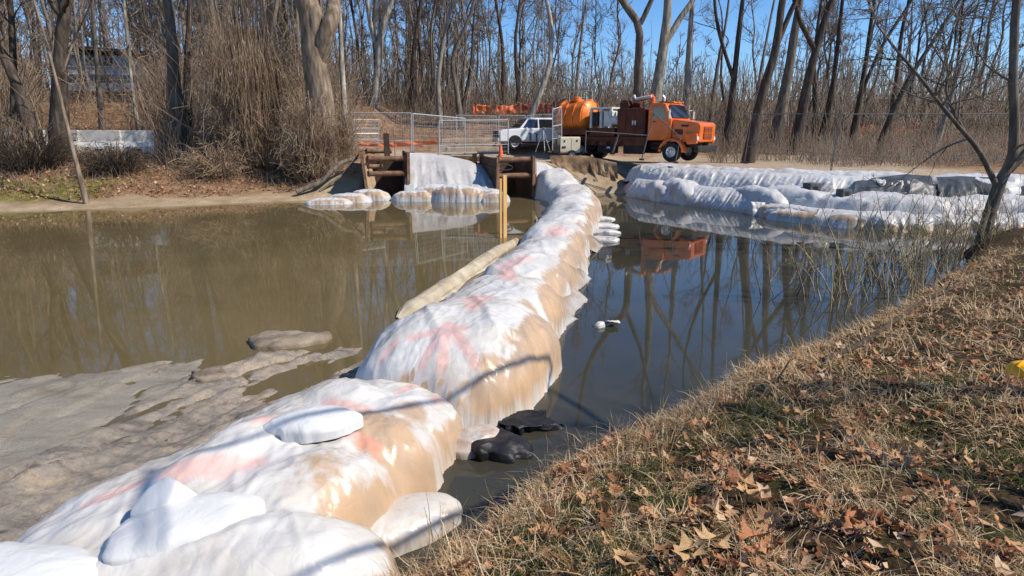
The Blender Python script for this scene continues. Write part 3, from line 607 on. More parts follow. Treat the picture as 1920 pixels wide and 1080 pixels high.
# wet pointed bag corner sticking out at the near end
v, f = lump((-1.0, 4.35), A_(0.9, 0.55), 0.66, 0.30, 0.20, z0=0.03, seed=21, nu=90, nv=34, pl=2.1, wr=0.006)
link('bag_corner', mesh_np('bag_corner', v - np.array(dam.location), f, attrs={'stain': np.clip(0.25 + 0.3 * fbm(v, 3, 2), 0, 1), 'paint': np.zeros(len(v))}), M['sheet'], dam)

# loose white sandbags lying on the dam
def sandbag(name, c, ang, hl, hw, h, label, seed, mat='bag', group='loose white sandbags on the dam', tie=None, tilt=0.0, cat='sandbag', stain=0.0, pl=2.6):
    v, f = lump((0, 0), ang, hl, hw, h, seed=seed, nu=80, nv=34, pl=pl, pz=2.0, wr=0.015, low=1.5, tilt=tilt)
    s = np.clip(stain * sstep(0.7, 0.1, v[:, 2] / h) + 0.2 * stain * fbm(v, 3, 2), 0, 1)
    o = link(name, mesh_np(name, v, f, attrs={'stain': s, 'paint': np.zeros(len(v))}), M[mat]); o.location = c
    return tag(o, label, cat, group)
sandbag('sandbag', tuple(P(588, 792, 0.76)), A_(1, 0.30), 0.42, 0.26, 0.10, 'clean white sandbag lying flat on the dam below the painted star', 31, pl=1.7)
sandbag('sandbag', tuple(P(352, 985, 0.66)), A_(0.9, 0.35), 0.46, 0.30, 0.12, 'bright white sandbag with an upturned corner on the near dam end', 32)
sandbag('sandbag', (-3.05, 3.05, 0.60), A_(1, -0.1), 0.55, 0.35, 0.13, 'white sandbag at the bottom left corner of the dam', 33)
# upturned ear of that bag
v, f = lump((-0.17, 0.14), A_(1, 0.5), 0.24, 0.10, 0.27, seed=35, nu=60, nv=30, pl=2.0, pz=1.25, wr=0.02, tilt=-0.25)
link('bag_corner', mesh_np('bag_corner', v, f, attrs={'stain': v[:, 0] * 0, 'paint': v[:, 0] * 0}), M['bag'], bpy.data.objects['sandbag.001'])
# half-sunk bag beside the dam with black plastic hanging from it
sb = thing('sunken_bag', 'half sunken tan bag draped with black plastic beside the painted bag', 'bag', (-0.32, 5.85, 0))
v, f = lump((0, 0), A_(1, 0.4), 0.30, 0.20, 0.17, seed=51, nu=70, nv=30, wr=0.05)
link('sack', mesh_np('sack', v, f, attrs={'stain': np.full(len(v), 0.35), 'paint': np.zeros(len(v))}), M['sheet_grey'], sb)
v, f = lump((0.10, -0.10), A_(1, 0.4), 0.33, 0.27, 0.14, seed=52, nu=90, nv=34, wr=0.07, pl=3.2)
link('black_cover', mesh_np('black_cover', v, f), M['black_plastic'], sb)
o = thing('sunken_sack', 'black plastic sack just breaking the water beside the dam', 'sack', (0.12, 6.25, 0))
v, f = lump((0, 0), A_(1, 0.1), 0.42, 0.27, 0.09, seed=53, nu=90, nv=30, wr=0.06); link('sack_body', mesh_np('sack_body', v, f), M['black_plastic'], o)
# scrap of white packaging floating in the pool
c = P(1137, 612); fp = thing('floating_scrap', 'small white scrap of packaging floating alone in the dark pool', 'litter', (c[0], c[1], 0))
v, q, s, t = patch([(-0.02, 0.06, 0.02), (0.20, 0.10, 0.05), (0.22, -0.06, 0.07), (0.0, -0.05, 0.10)], 10, 0.015, 0.03, 7)
o = link('sheet', mesh_np('sheet', v, q), M['white_dirty'], fp); o.modifiers.new('solid', 'SOLIDIFY').thickness = 0.012
v, f = lump((-0.10, -0.02), 0.6, 0.11, 0.07, 0.07, seed=61, nu=30, nv=12); link('crumpled_end', mesh_np('crumpled_end', v, f), M['white_dirty'], fp)

# long pale fabric boom floating beside the dam
def loft(path, ws, hs, n=28, fl=0.05, seed=0):
    path = np.array(path, float); t = np.gradient(path, axis=0); t /= np.linalg.norm(t, axis=1)[:, None]
    nr = np.stack([-t[:, 1], t[:, 0]], -1); a = np.linspace(-0.35, math.pi + 0.35, n); v = []
    for k in range(len(path)):
        w = ws[k] * (1 + 0.08 * noise(np.stack([np.cos(a) * 2, np.sin(a) * 2, a * 0 + k * 0.35 + seed], -1)))
        xy = path[k, :2] + nr[k] * (np.cos(a) * w)[:, None]; z = np.sin(a) * hs[k] + fl * 0.5 * noise(np.stack([np.cos(a) * 3, a * 0 + k * 0.5, a], -1))
        v.append(np.column_stack([xy, z]))
    v = np.concatenate(v); idx = np.arange(len(path) * n).reshape(len(path), n)
    return v, np.stack([idx[:-1, :-1], idx[:-1, 1:], idx[1:, 1:], idx[1:, :-1]], -1).reshape(-1, 4)
b0 = np.array([P(x, y, 0.0)[:2] for x, y in ((745, 598), (790, 572), (830, 545), (880, 512), (930, 476), (968, 456))])
tt = np.linspace(0, 5, 26); bp = np.column_stack([np.interp(tt, range(6), b0[:, 0]), np.interp(tt, range(6), b0[:, 1])])
v, q = loft(bp, np.interp(tt, [0, 0.5, 2, 4, 5], [0.03, 0.22, 0.20, 0.17, 0.12]), np.interp(tt, [0, 0.6, 2, 4, 5], [0.03, 0.17, 0.20, 0.20, 0.16]), seed=3)
bo = thing('floating_boom', 'long pale fabric boom slanting through the muddy water beside the dam', 'boom', (bp[12, 0], bp[12, 1], 0))
link('fabric_sleeve', mesh_np('fabric_sleeve', v - np.array((bp[12, 0], bp[12, 1], 0)), q), M['boom'], bo)
v2 = np.array([[*(bp[k] + np.array((0.16, -0.20)) * s), zz] for k in range(2, 20) for s, zz in ((0.8, 0.05), (1.35 + 0.3 * math.sin(k * 0.8), 0.015))])
idx = np.arange(36).reshape(18, 2); o = link('trailing_skirt', mesh_np('trailing_skirt', v2 - np.array((bp[12, 0], bp[12, 1], 0)), np.stack([idx[:-1, 0], idx[:-1, 1], idx[1:, 1], idx[1:, 0]], -1)), M['boom'], bo); o.modifiers.new('solid', 'SOLIDIFY').thickness = 0.015

# ------------------------------------------------------------------ works on the far bank
def strip_patch(top, bot, n=40, m=22, bulge=0.3, amp=0.06, seed=0, lump_w=1.4):
    """film or soil between two polylines (top row, bottom row)"""
    def res(pl): pl = np.array(pl, float); s = np.linspace(0, len(pl) - 1, n); return np.column_stack([np.interp(s, range(len(pl)), pl[:, k]) for k in range(3)])
    a, b = res(top), res(bot); t = np.linspace(0, 1, m)[:, None, None]; p = a[None] * (1 - t) + b[None] * t
    T = np.broadcast_to(t[..., 0], p.shape[:2]); S = np.broadcast_to(np.linspace(0, 1, n)[None], p.shape[:2])
    w = np.linalg.norm(a[-1] - a[0]); q3 = np.stack([S * w * 1.1 + seed, T * 1.4, 0 * S], -1); q4 = np.stack([S * w * 3 + seed, T * 0.9, 0 * S + 4], -1)
    d = bulge * np.sin(T * math.pi) + amp * (fbm(q3, 4) * lump_w - np.abs(fbm(q4, 2)) * 0.9) * np.sin(np.clip(T, 0.03, 1) * math.pi / 2)
    p = p + d[..., None] * np.array((0.1, -0.75, 0.55))
    idx = np.arange(n * m).reshape(m, n); q = np.stack([idx[:-1, :-1], idx[1:, :-1], idx[1:, 1:], idx[:-1, 1:]], -1).reshape(-1, 4)
    return p.reshape(-1, 3), q
def sheet_thing(name, top, bot, mat, label, cat, part='film', **kw):
    v, q = strip_patch(top, bot, **kw); c = v.mean(0); c[2] = v[:, 2].min()
    o = thing(name, label, cat, c); st = np.clip(0.25 * sstep(0.5, 0.0, v[:, 2]) + 0.2 * fbm(v, 3, 0.8), 0, 1)
    link(part, mesh_np(part, v - c, q, attrs={'stain': st, 'paint': st * 0}), M[mat], o); return o
sheet_thing('plastic_sheet', [D(764, 286, 33.2), D(800, 287, 33.6), D(830, 290, 33.6), D(880, 301, 33.2), D(928, 326, 32.4)],
            [P(757, 379, -0.1), P(800, 380, -0.1), P(850, 381, -0.1), P(900, 381, -0.1), P(940, 379, -0.1)], 'sheet_grey', 'grey plastic sheet draped over the bank between the two rusty boxes', 'plastic sheet', bulge=0.35, amp=0.16, n=70, m=40)
sheet_thing('plastic_sheet', [D(1006, 303, 33.4), D(1022, 306, 33.4), D(1040, 316, 33.2)], [P(1003, 374, -0.05), P(1050, 374, -0.05), P(1098, 364, -0.05)], 'sheet_far',
            'white plastic sheet running up the bank at the far end of the dam', 'plastic sheet', bulge=0.35, amp=0.14, seed=5)
v, q = strip_patch([D(1030, 292, 35.2), D(1060, 291, 35.4), D(1100, 292, 35.4), D(1125, 298, 35.0), D(1156, 305, 34.6)], [P(1052, 368, -0.2), P(1080, 368, -0.2), P(1108, 366, -0.2), P(1132, 366, -0.2), P(1162, 366, -0.2)], n=60, m=40, bulge=0.25, amp=0.45, seed=2)
eb = link('earth_bank', mesh_np('earth_bank', v, q, smooth=False), M['earth']); tag(eb, kind='structure')
for k, (px, py, hl, hw, h, lb) in enumerate(((778, 377, 1.0, 0.6, 0.50, 'white sandbag at the foot of the grey sheet beside the left rusty box'), (815, 376, 1.1, 0.6, 0.72, 'second white sandbag from the left rusty box under the grey sheet'),
        (858, 378, 1.2, 0.6, 0.78, 'tallest white sandbag heap at the foot of the grey sheet'), (902, 378, 1.1, 0.55, 0.60, 'white sandbag at the foot of the sheet near the right rusty box'), (928, 379, 0.6, 0.5, 0.45, 'small low sandbag in front of the right rusty box wall'),
        (690, 376, 0.9, 0.5, 0.50, 'whitish sandbag at the waterline left of the left rusty box'), (652, 380, 0.9, 0.5, 0.36, 'low sand covered bag second from the left rusty box on the mud shore'), (612, 384, 0.9, 0.45, 0.26, 'flattest muddy bag farthest left on the mud shore'))):
    c = P(px, py); o = thing('sandbag', lb, 'sandbag', (c[0], c[1] + 0.35, -0.02), 0, 'sandbags at the foot of the far bank'); dam_bag((c[0], c[1] + 0.35), 0.1 * math.sin(k * 2), hl * 1.2, hw, h, 70 + k, gain=0.9, hi=0.8, parent=o, mat='sheet_far', name='bag_body', pl=2.5, pz=2.0, wr=0.03, res=0.04, low=-0.1)

def trench_box(c, rz, w, dep, h, beams, label, lean=0.0, post=None):
    o = thing('trench_box', label, 'trench box', (c[0], c[1], -0.1), rz)
    for s in (-1, 1):
        wl_ = MB(); lx = lean if s < 0 else -lean * 0.3
        wl_.add([(s * w / 2 - 0.06, 0, 0), (s * w / 2 + 0.06, 0, 0), (s * w / 2 + 0.06, dep, 0), (s * w / 2 - 0.06, dep, 0)] + [(s * w / 2 + dx - lx, y, h * (1 if y else 0.97)) for dx, y in ((-0.06, 0), (0.06, 0), (0.06, dep), (-0.06, dep))],
                [(3, 2, 1, 0), (4, 5, 6, 7), (0, 1, 5, 4), (1, 2, 6, 5), (2, 3, 7, 6), (3, 0, 4, 7)])
        wall = wl_.build('side_wall', M['rust_dark'], o, bev=0.01)
        MB().bar((s * w / 2, -0.06, -0.05), (s * w / 2 - lx, -0.06, h + 0.03), 0.15, 0.12, up=(0, 1, 0)).build('edge_post', M['rust'], wall, bev=0.015)
        r = MB()
        for zz in (0.25, 0.5, 0.75): r.bar((s * (w / 2 + 0.075) - lx * zz, 0.1, h * zz), (s * (w / 2 + 0.075) - lx * zz, dep - 0.1, h * zz), 0.05, 0.10)
        r.build('stiffener', M['rust_dark'], wall)
    for z, x0, x1, y, rad in beams:
        b = MB(); b.tube([(x0 * w / 2, y, z), (x1 * w / 2, y, z)], rad, 14); sp = b.build('spreader', M['rust'], o, smooth=True)
        for xx in (x0 * w / 2 + 0.09, x1 * w / 2 - 0.09): MB().box((xx, y, z), (0.05, rad * 2.6, rad * 2.6)).build('collar', M['rust_dark'], sp, bev=0.008)
    MB().box((0, dep - 0.05, h * 0.42), (w, 0.08, h * 0.84)).build('back_plate', M['rust_dark'], o)
    if post: MB().box(post[:3], post[3:]).build('upright_post', M['rust_dark'], o, bev=0.015)
    return o
tb1 = D(729, 374, 30.4); trench_box((tb1[0], 30.4), math.radians(14), 1.95, 3.2, 2.35, [(2.05, -1, 1, 0.1, 0.13), (1.68, -1, -0.2, 0.12, 0.11), (1.33, -1, 1, 0.1, 0.13), (2.34, -1, 0.4, 2.6, 0.12)], 'left rusty steel trench box with a tall upright post, opening onto the water', lean=0.22, post=(0.05, 0.5, 2.5, 0.28, 0.2, 1.5))
tb2 = D(966, 374, 30.6); trench_box((tb2[0], 30.6), math.radians(17), 1.9, 3.0, 2.1, [(2.0, -1, 1, 0.05, 0.14), (1.22, -1, 1, 0.1, 0.13)], 'right rusty steel trench box behind the yellow timber stake', lean=-0.05)
o = bpy.data.objects['trench_box.001']
b = MB(); b.tube([(-0.5 + 0.22 * math.cos(a) * 1.6, 0.0, 1.62 + 0.13 * math.sin(a)) for a in np.linspace(0, 6.28, 20)], 0.035, 6, cap=False); b.build('hose_coil', M['chassis'], o, smooth=True)

# traffic cone on the right box, yellow timber stake in the water
cx = D(939, 298, 31.2); cone = thing('traffic_cone', 'orange traffic cone on the corner of the right rusty box', 'traffic cone', (cx[0], 31.2, 1.93))
MB().box((0, 0, 0.02), (0.36, 0.36, 0.04)).build('base', M['cone'], cone, bev=0.01)
MB().lathe([(0.15, 0.04), (0.03, 0.70), (0.02, 0.72), (0.0, 0.72)], n=20).build('cone_body', M['cone'], cone, smooth=True)
sp = P(944, 446); st = thing('timber_stake', 'tall yellow timber stake standing in the water before the right rusty box', 'stake', (sp[0], sp[1], 0), 0.55)
MB().box((0.05, 0, 0.70), (0.13, 0.05, 2.46)).build('board', M['timber'], st, bev=0.008)
MB().box((-0.07, 0.035, 0.68), (0.09, 0.04, 2.30)).build('board', M['timber'], st, bev=0.008)

# sheeted berm along the pool: upper and lower rows of bags
berm = thing('sandbag_berm', 'long double row of sandbags under white sheeting along the far side of the pool', 'sandbag berm', (9.0, 28.0, 0))
def row(line, n, hl, hw, h, z0, seed, gain, mat='sheet_far', lo=0.1, hi=0.5, zs=None, jit=0.08):
    line = np.array(line, float); s = np.concatenate([[0], np.cumsum(np.hypot(*np.diff(line[:, :2], axis=0).T))]); r = np.random.default_rng(seed)
    for k in range(n):
        u = (k + 0.5) / n * s[-1]; x, y = np.interp(u, s, line[:, 0]), np.interp(u, s, line[:, 1])
        x2, y2 = np.interp(min(u + 0.3, s[-1]), s, line[:, 0]), np.interp(min(u + 0.3, s[-1]), s, line[:, 1])
        x1, y1 = np.interp(max(u - 0.3, 0), s, line[:, 0]), np.interp(max(u - 0.3, 0), s, line[:, 1])
        f = lambda a: a * (1 + r.uniform(-jit, jit) * 2)
        dam_bag((x + r.normal(0, jit), y + r.normal(0, jit)), math.atan2(y2 - y1, x2 - x1) + r.normal(0, 0.12), f(hl), f(hw), f(h), seed * 20 + k, gain=gain, lo=lo, hi=hi, nu=56, nv=24, parent=berm, mat=mat, z0=z0 if zs is None else z0 + zs * k / n, pl=3.6, pz=2.4, wr=0.03)
row([(7.4, 33.8), (8.2, 32.8), (9.6, 30.8), (11.6, 28.2), (13.6, 26.2), (15.5, 25.0)], 9, 1.9, 1.0, 0.70, 0.85, 3, 0.0)
row([(17.0, 24.4), (19.5, 23.4), (23, 22.6)], 4, 1.9, 1.2, 0.70, 0.85, 6, 0.0)
row([(7.0, 32.9), (7.3, 31.0), (8.0, 29.2), (9.6, 27.2), (10.6, 25.0)], 6, 2.0, 0.7, 0.92, -0.05, 4, 0.45)
row([(10.3, 24.3), (11.3, 22.4), (12.6, 21.0), (14.6, 20.6), (17, 20.8), (20, 20.8)], 7, 1.8, 0.7, 0.52, 0.0, 5, 0.9, hi=0.85)
row([(10.8, 25.3), (12.4, 23.4), (14.5, 22.4), (17, 22.2), (20, 22.0)], 6, 1.9, 0.9, 0.60, 0.38, 7, 0.0, mat='sheet_far')
for top_, bot_, sd_, gn_ in (([(7.0, 33.5, 1.52), (9.1, 30.3, 1.5), (11.1, 27.5, 1.5), (13.1, 25.4, 1.5), (15.4, 24.2, 1.48)], [(6.5, 32.5, 0.80), (8.3, 29.3, 0.80), (10.2, 26.6, 0.75), (12.1, 24.5, 0.7), (14.9, 23.2, 0.68)], 3, 0.15),
        ([(6.5, 32.3, 0.88), (8.0, 29.0, 0.88), (9.6, 26.7, 0.82), (10.5, 24.9, 0.72)], [(5.8, 31.8, -0.12), (7.1, 28.5, -0.12), (8.7, 26.1, -0.12), (9.7, 24.2, -0.12)], 5, 0.5), ([(10.2, 24.2, 0.5), (11.2, 22.3, 0.52), (12.5, 20.9, 0.52), (14.5, 20.4, 0.52), (17, 20.5, 0.5)], [(9.6, 23.8, -0.1), (10.6, 21.8, -0.1), (12.1, 20.2, -0.1), (14.4, 19.5, -0.1), (17, 19.6, -0.1)], 9, 0.9)):
    v, q = strip_patch(top_, bot_, n=300, m=36, bulge=0.34, amp=0.20, seed=sd_, lump_w=0.7); st = np.clip(gn_ * sstep(0.55, 0.1, v[:, 2] - bot_[0][2]) + 0.25 * fbm(v, 3, 0.7), 0, 1)
    link('sheeting', mesh_np('sheeting', v - np.array(berm.location), q, attrs={'stain': st, 'paint': st * 0}), M['sheet_far'], berm)
# tarp over the right end of the berm, its dark tone holding tree shade too, and grey blocks showing at torn openings
def px_patch(px, ys): return [D(a, b, y) for (a, b), y in zip(px, ys)]
sheet_thing('shade_dark_tarp', px_patch([(1600, 338), (1650, 332), (1700, 326), (1745, 330)], (24.6, 24.4, 24.2, 24.0)), px_patch([(1590, 385), (1650, 390), (1700, 393), (1748, 390)], (22.9, 22.6, 22.4, 22.3)), 'tarp', 'dark grey tarp hanging over the right part of the sheeted berm', 'tarp', bulge=0.25, amp=0.25, seed=7, part='tarp_cloth')
sheet_thing('shade_dark_tarp', px_patch([(1755, 332), (1800, 330), (1850, 332), (1925, 334)], (23.8, 23.6, 23.5, 23.3)), px_patch([(1752, 388), (1800, 392), (1850, 396), (1930, 398)], (22.2, 22.0, 21.9, 21.8)), 'tarp', 'dark grey tarp behind the small tree at the right end of the berm', 'tarp', bulge=0.25, amp=0.25, seed=11, part='tarp_cloth')
for px, py, yy, s, lb in ((1522, 352, 25.0, 0.42, 'grey block poking from the sheeting beside the raised sheet corner'), (1582, 362, 23.8, 0.34, 'dark grey block at the tan foot of the berm')):
    c = D(px, py, yy - 0.7); o = thing('concrete_block', lb, 'block', c, 0.3); b = MB().box((0, 0, 0), (s * 1.3, s, s * 0.9)); b.build('block_body', M['tarp'], o, bev=0.03); MB().box((0, -s * 0.5, -0.02), (s * 0.5, 0.03, s * 0.4)).build('recess', M['black_plastic'], o)
o = thing('sheet_corner', 'lifted grey sheet corner forming a dark peak on the berm', 'plastic sheet', D(1715, 375, 22.2))
v, q, s, t = patch([(0, 0.3, 0.75), (0.95, 0.4, 0.45), (0.6, -0.2, -0.2), (-0.55, -0.2, -0.15)], 14, 0.05, 0.08, 5); link('film', mesh_np('film', v, q), M['tarp'], o).modifiers.new('solid', 'SOLIDIFY').thickness = 0.015
for k in range(3):
    c = P(1462 + 16 * k, 402); b = MB(); b.tube([(0.3 + 0.12 * k, 0, -0.08), (-0.1, 0.2, 0.35), (-0.5, 0.35, 0.75 - 0.1 * k)], [0.035, 0.03, 0.02], 6)
    o = b.build('driftwood', M['bark_pale'], smooth=True); o.location = c; tag(o, ('leftmost', 'middle', 'rightmost')[k] + ' of three pale sticks leaning on the low foot of the berm', 'stick', 'sticks leaning on the berm')
c = P(1420, 405); o = thing('sheet_remnant', 'torn pale sheet hanging at the waterline below the berm', 'plastic sheet', c)
v, q, s, t = patch([(-0.25, 0.2, 0.55), (0.35, 0.2, 0.5), (0.3, -0.05, -0.05), (-0.2, -0.05, -0.05)], 12, 0.06, 0.05, 8); link('film', mesh_np('film', v, q), M['sheet_grey'], o).modifiers.new('solid', 'SOLIDIFY').thickness = 0.01

# ------------------------------------------------------------------ orange vacuum truck
def wheel(parent, x, y, r, w, rimr, side, rim='rim'):
    """wheel with axis along y; side = -1 faces the camera side"""
    t = MB().lathe([(rimr, -w / 2), (r * 0.94, -w / 2), (r, -w / 2 + 0.04), (r, w / 2 - 0.04), (r * 0.94, w / 2), (rimr, w / 2)], (x, y, r), 'Y', 30, cap=False).build('wheel', M['black'], parent, smooth=True)
    yy = y + side * (w / 2 - 0.05)
    MB().lathe([(0.0, 0), (rimr * 0.25, side * 0.02), (rimr * 0.32, -side * 0.02), (rimr * 0.75, -side * 0.05), (rimr * 0.9, side * 0.02), (rimr, side * 0.04), (rimr, -side * 0.15)], (x, yy, r), 'Y', 24, cap=False).build('rim', M[rim], t, smooth=True)
    b = MB()
    for k in range(8):
        a = k * math.pi / 4; b.lathe([(rimr * 0.09, -side * 0.06), (rimr * 0.09, side * 0.01), (0, side * 0.02)], (x + rimr * 0.55 * math.cos(a), yy, r + rimr * 0.55 * math.sin(a)), 'Y', 8)
    b.build('lug_nuts', M['chassis'], t); return t
TA = math.radians(42); tl = (10.55, 34.0); TZ = float(ground_h(*tl))
tr = thing('vacuum_truck', 'large orange vacuum truck with a ribbed tank parked on the far bank', 'truck', (tl[0], tl[1], 1.62), -TA)
hood = MB().prism([(0.0, 1.05), (0.03, 1.98), (-0.12, 2.08), (-1.62, 2.28), (-1.62, 1.15), (-0.95, 1.15), (-0.6, 1.05)], -0.95, 0.95).build('hood', M['orange'], tr, smooth=False, bev=0.07)
gr = MB()
for cx_ in (-0.27, 0.27):
    for cz in (1.38, 1.72): gr.box((0.035, cx_, cz), (0.03, 0.46, 0.28))
gr.build('grille', M['orange_dark'], hood)
b = MB()
for cz in np.arange(1.27, 1.85, 0.07): b.box((0.055, 0, cz), (0.015, 1.0, 0.018))
b.build('grille_bars', M['orange'], hood)
for s in (-1, 1):
    arc = [(-1.5 + 0.78 * math.cos(a), 0.55 + 0.72 * math.sin(a)) for a in np.linspace(-0.05, math.pi + 0.05, 14)]
    inner = [(-1.5 + 0.62 * math.cos(a), 0.55 + 0.60 * math.sin(a)) for a in np.linspace(math.pi + 0.05, -0.05, 14)]
    fd = MB().prism(arc + inner, s * 0.78, s * 1.2).build('fender', M['orange'], tr, smooth=True, bev=0.05)
    MB().prism([(-0.62, 0.95), (-0.05, 0.98), (-0.05, 1.5), (-0.85, 1.55)], s * 0.9, s * 1.12).build('headlight_pod', M['orange'], fd, bev=0.06)
    MB().lathe([(0, 0.02), (0.1, 0.02), (0.12, 0)], (-0.04, s * 1.0, 1.25), 'X', 16).build('headlight', M['lamp'], tr, smooth=True)
MB().box((-0.02, 0, 0.72), (0.25, 2.35, 0.32)).build('bumper', M['chassis'], tr, bev=0.03)
cab = MB().prism([(-1.6, 1.15), (-1.6, 2.28), (-1.95, 3.05), (-2.15, 3.14), (-2.9, 3.14), (-3.02, 3.0), (-3.02, 1.15)], -1.12, 1.12).build('cab', M['orange'], tr, bev=0.05)
MB().add([(-1.60, -0.98, 2.34), (-1.60, 0.98, 2.34), (-1.925, 0.92, 3.02), (-1.925, -0.92, 3.02)], [(0, 1, 2, 3)]).build('windshield', M['glass'], cab).location = (0.035, 0, 0.015)
for s in (-1, 1):
    door = MB().prism([(-1.72, 1.2), (-1.72, 2.3), (-1.98, 2.98), (-2.78, 2.98), (-2.78, 1.2)], s * 1.12, s * 1.14).build('door', M['orange'], tr, bev=0.008)
    MB().prism([(-1.86, 2.32), (-2.08, 2.88), (-2.70, 2.88), (-2.70, 2.32)], s * 1.13, s * 1.155).build('window', M['glass'], door)
    MB().box((-2.62, s * 1.16, 2.15), (0.16, 0.03, 0.04)).build('handle', M['chassis'], door)
    b = MB(); b.tube([(-1.7, s * 1.12, 2.75), (-1.55, s * 1.38, 2.8), (-1.55, s * 1.38, 2.2), (-1.7, s * 1.14, 2.2)], 0.02, 6); b.build('mirror_arm', M['galv'], tr, smooth=True)
    MB().box((-1.56, s * 1.42, 2.5), (0.06, 0.2, 0.42)).build('mirror', M['galv'], tr, bev=0.02)
    MB().box((-2.3, s * 1.05, 0.72), (0.75, 0.3, 0.08)).box((-2.3, s * 1.05, 1.0), (0.6, 0.3, 0.06)).build('step', M['chassis'], tr)
MB().box((-2.35, 0, 3.19), (0.5, 1.5, 0.09)).build('roof_marker', M['orange_dark'], tr, bev=0.03)
fr = MB()
for s in (-1, 1): fr.box((-4.9, s * 0.42, 0.92), (9.6, 0.1, 0.28))
fr.build('chassis_frame', M['chassis'], tr)
MB().box((-6.3, 0, 1.22), (6.5, 2.4, 0.22)).build('deck', M['orange_dark'], tr, bev=0.02)
MB().box((-6.3, -1.15, 0.98), (6.4, 0.08, 0.30)).box((-6.3, 1.15, 0.98), (6.4, 0.08, 0.30)).build('side_skirt', M['orange_dark'], tr)
MB().box((-3.9, -0.95, 0.62), (1.3, 0.4, 0.5)).box((-3.9, 0.95, 0.62), (1.3, 0.4, 0.5)).build('fuel_tank', M['chassis'], tr, bev=0.08)
MB().box((-5.7, -0.95, 0.66), (1.2, 0.45, 0.55)).build('tool_box', M['chassis'], tr, bev=0.03)
MB().box((-5.55, -1.19, 0.72), (0.34, 0.02, 0.13)).build('number_plate', M['lamp'], tr)
cabn = MB().box((-4.1, 0, 2.12), (1.8, 2.3, 1.55)).build('equipment_cabinet', M['orange_dark'], tr, bev=0.04)
for k in range(3): MB().box((-3.52 - 0.58 * k, -1.16, 2.1), (0.5, 0.03, 1.35)).build('cabinet_door', M['orange_dark'], cabn, bev=0.01)
MB().box((-3.95, -1.185, 2.1), (0.08, 0.01, 0.26)).box((-3.78, -1.185, 2.1), (0.08, 0.01, 0.26)).box((-3.865, -1.185, 2.12), (0.1, 0.01, 0.07)).build('pale_emblem', M['white_dirty'], cabn)
b = MB(); b.tube([(-3.18, -0.4, 1.4), (-3.18, -0.4, 3.0), (-3.2, -0.38, 3.45), (-3.3, -0.3, 3.55), (-4.2, -0.1, 3.42)], [0.16, 0.16, 0.15, 0.13, 0.13], 12); b.build('boom_column', M['orange'], tr, smooth=True)
b = MB(); b.tube([(-3.22, -0.5, 3.52), (-4.2, -0.55, 3.40), (-4.32, -0.55, 3.62)], [0.09, 0.085, 0.08], 10); b.build('boom_pipe', M['white_dirty'], tr, smooth=True)
b = MB(); b.tube([(-4.2, 0.1, 3.1), (-4.9, 0.0, 3.2), (-5.3, 0.0, 3.05), (-5.6, 0, 2.75)], 0.17, 12); b.build('suction_hose', M['orange_dark'], tr, smooth=True)
b = MB(); b.lathe([(0.05, -0.25), (0.3, -0.25), (0.3, -0.2), (0.14, -0.2), (0.14, 0.2), (0.3, 0.2), (0.3, 0.25), (0.05, 0.25)], (-4.75, -0.6, 3.08), 'Y', 20); b.build('hose_reel', M['orange_dark'], tr, smooth=True)
blw = MB().box((-6.2, -0.1, 2.95), (1.5, 1.9, 0.12)).build('blower_roof', M['white_dirty'], tr, bev=0.02)
for x, y in ((-5.52, -1.0), (-6.2, -1.0), (-6.9, -1.0), (-5.52, 0.8), (-6.9, 0.8)): MB().box((x, y, 2.15), (0.14, 0.14, 1.55)).build('blower_post', M['white_dirty'], blw)
MB().box((-5.75, -0.7, 2.35), (0.55, 0.7, 0.9)).build('blower_housing', M['white_dirty'], blw, bev=0.06)
MB().lathe([(0.0, -0.35), (0.22, -0.35), (0.26, -0.2), (0.26, 0.2), (0.2, 0.3), (0, 0.3)], (-5.2, -0.9, 2.25), 'X', 18).build('silencer', M['white_dirty'], blw, smooth=True)
MB().box((-6.75, -0.4, 2.35), (0.65, 1.2, 0.8)).build('engine_block', M['chassis'], blw, bev=0.04)
MB().box((-6.1, -0.5, 1.58), (1.8, 1.2, 0.5)).build('pump', M['orange_dark'], tr, bev=0.05)
tank = MB().lathe([(0.0, 0.25), (0.5, 0.18), (0.9, 0.05), (1.06, -0.1), (1.06, -2.05), (1.0, -2.15), (0.7, -2.2), (0.0, -2.25)], (-7.5, 0, 2.42), 'X', 40).build('tank', M['tank'], tr, smooth=True)
for xx in (-7.7, -8.3, -8.9, -9.4): MB().lathe([(1.04, -0.06), (1.13, -0.05), (1.13, 0.05), (1.04, 0.06)], (xx, 0, 2.42), 'X', 40).build('tank_rib', M['tank'], tank, smooth=True)
MB().lathe([(0.98, -0.12), (1.12, -0.12), (1.12, 0.08), (0.98, 0.08)], (-9.62, 0, 2.42), 'X', 40).build('rear_ring', M['orange_dark'], tank, smooth=True)
MB().lathe([(0, -0.2), (0.55, -0.14), (0.98, 0.0), (0.98, 0.05)], (-9.66, 0, 2.42), 'X', 36).build('rear_door', M['timber_old'], tank, smooth=True)
MB().lathe([(0.0, 0.3), (0.30, 0.26), (0.32, 0.0)], (-8.6, -0.2, 3.42), 'Z', 20).build('hatch', M['tank'], tank, smooth=True)
MB().box((-8.2, -1.12, 1.62), (2.2, 0.3, 0.35)).box((-8.2, 1.12, 1.62), (2.2, 0.3, 0.35)).build('tank_cradle', M['orange_dark'], tr)
b = MB()
for y in (-0.28, 0.28): b.tube([(-9.95, y, 1.2), (-9.95, y, 3.45), (-9.5, y, 3.6)], 0.025, 6)
for z in np.arange(1.4, 3.4, 0.3): b.tube([(-9.95, -0.28, z), (-9.95, 0.28, z)], 0.02, 6)
b.build('ladder', M['chassis'], tr, smooth=True)
b = MB()
for x in (-8.9, -8.0, -7.2): b.tube([(x, -0.55, 3.38), (x, -0.55, 4.0)], 0.018, 6)
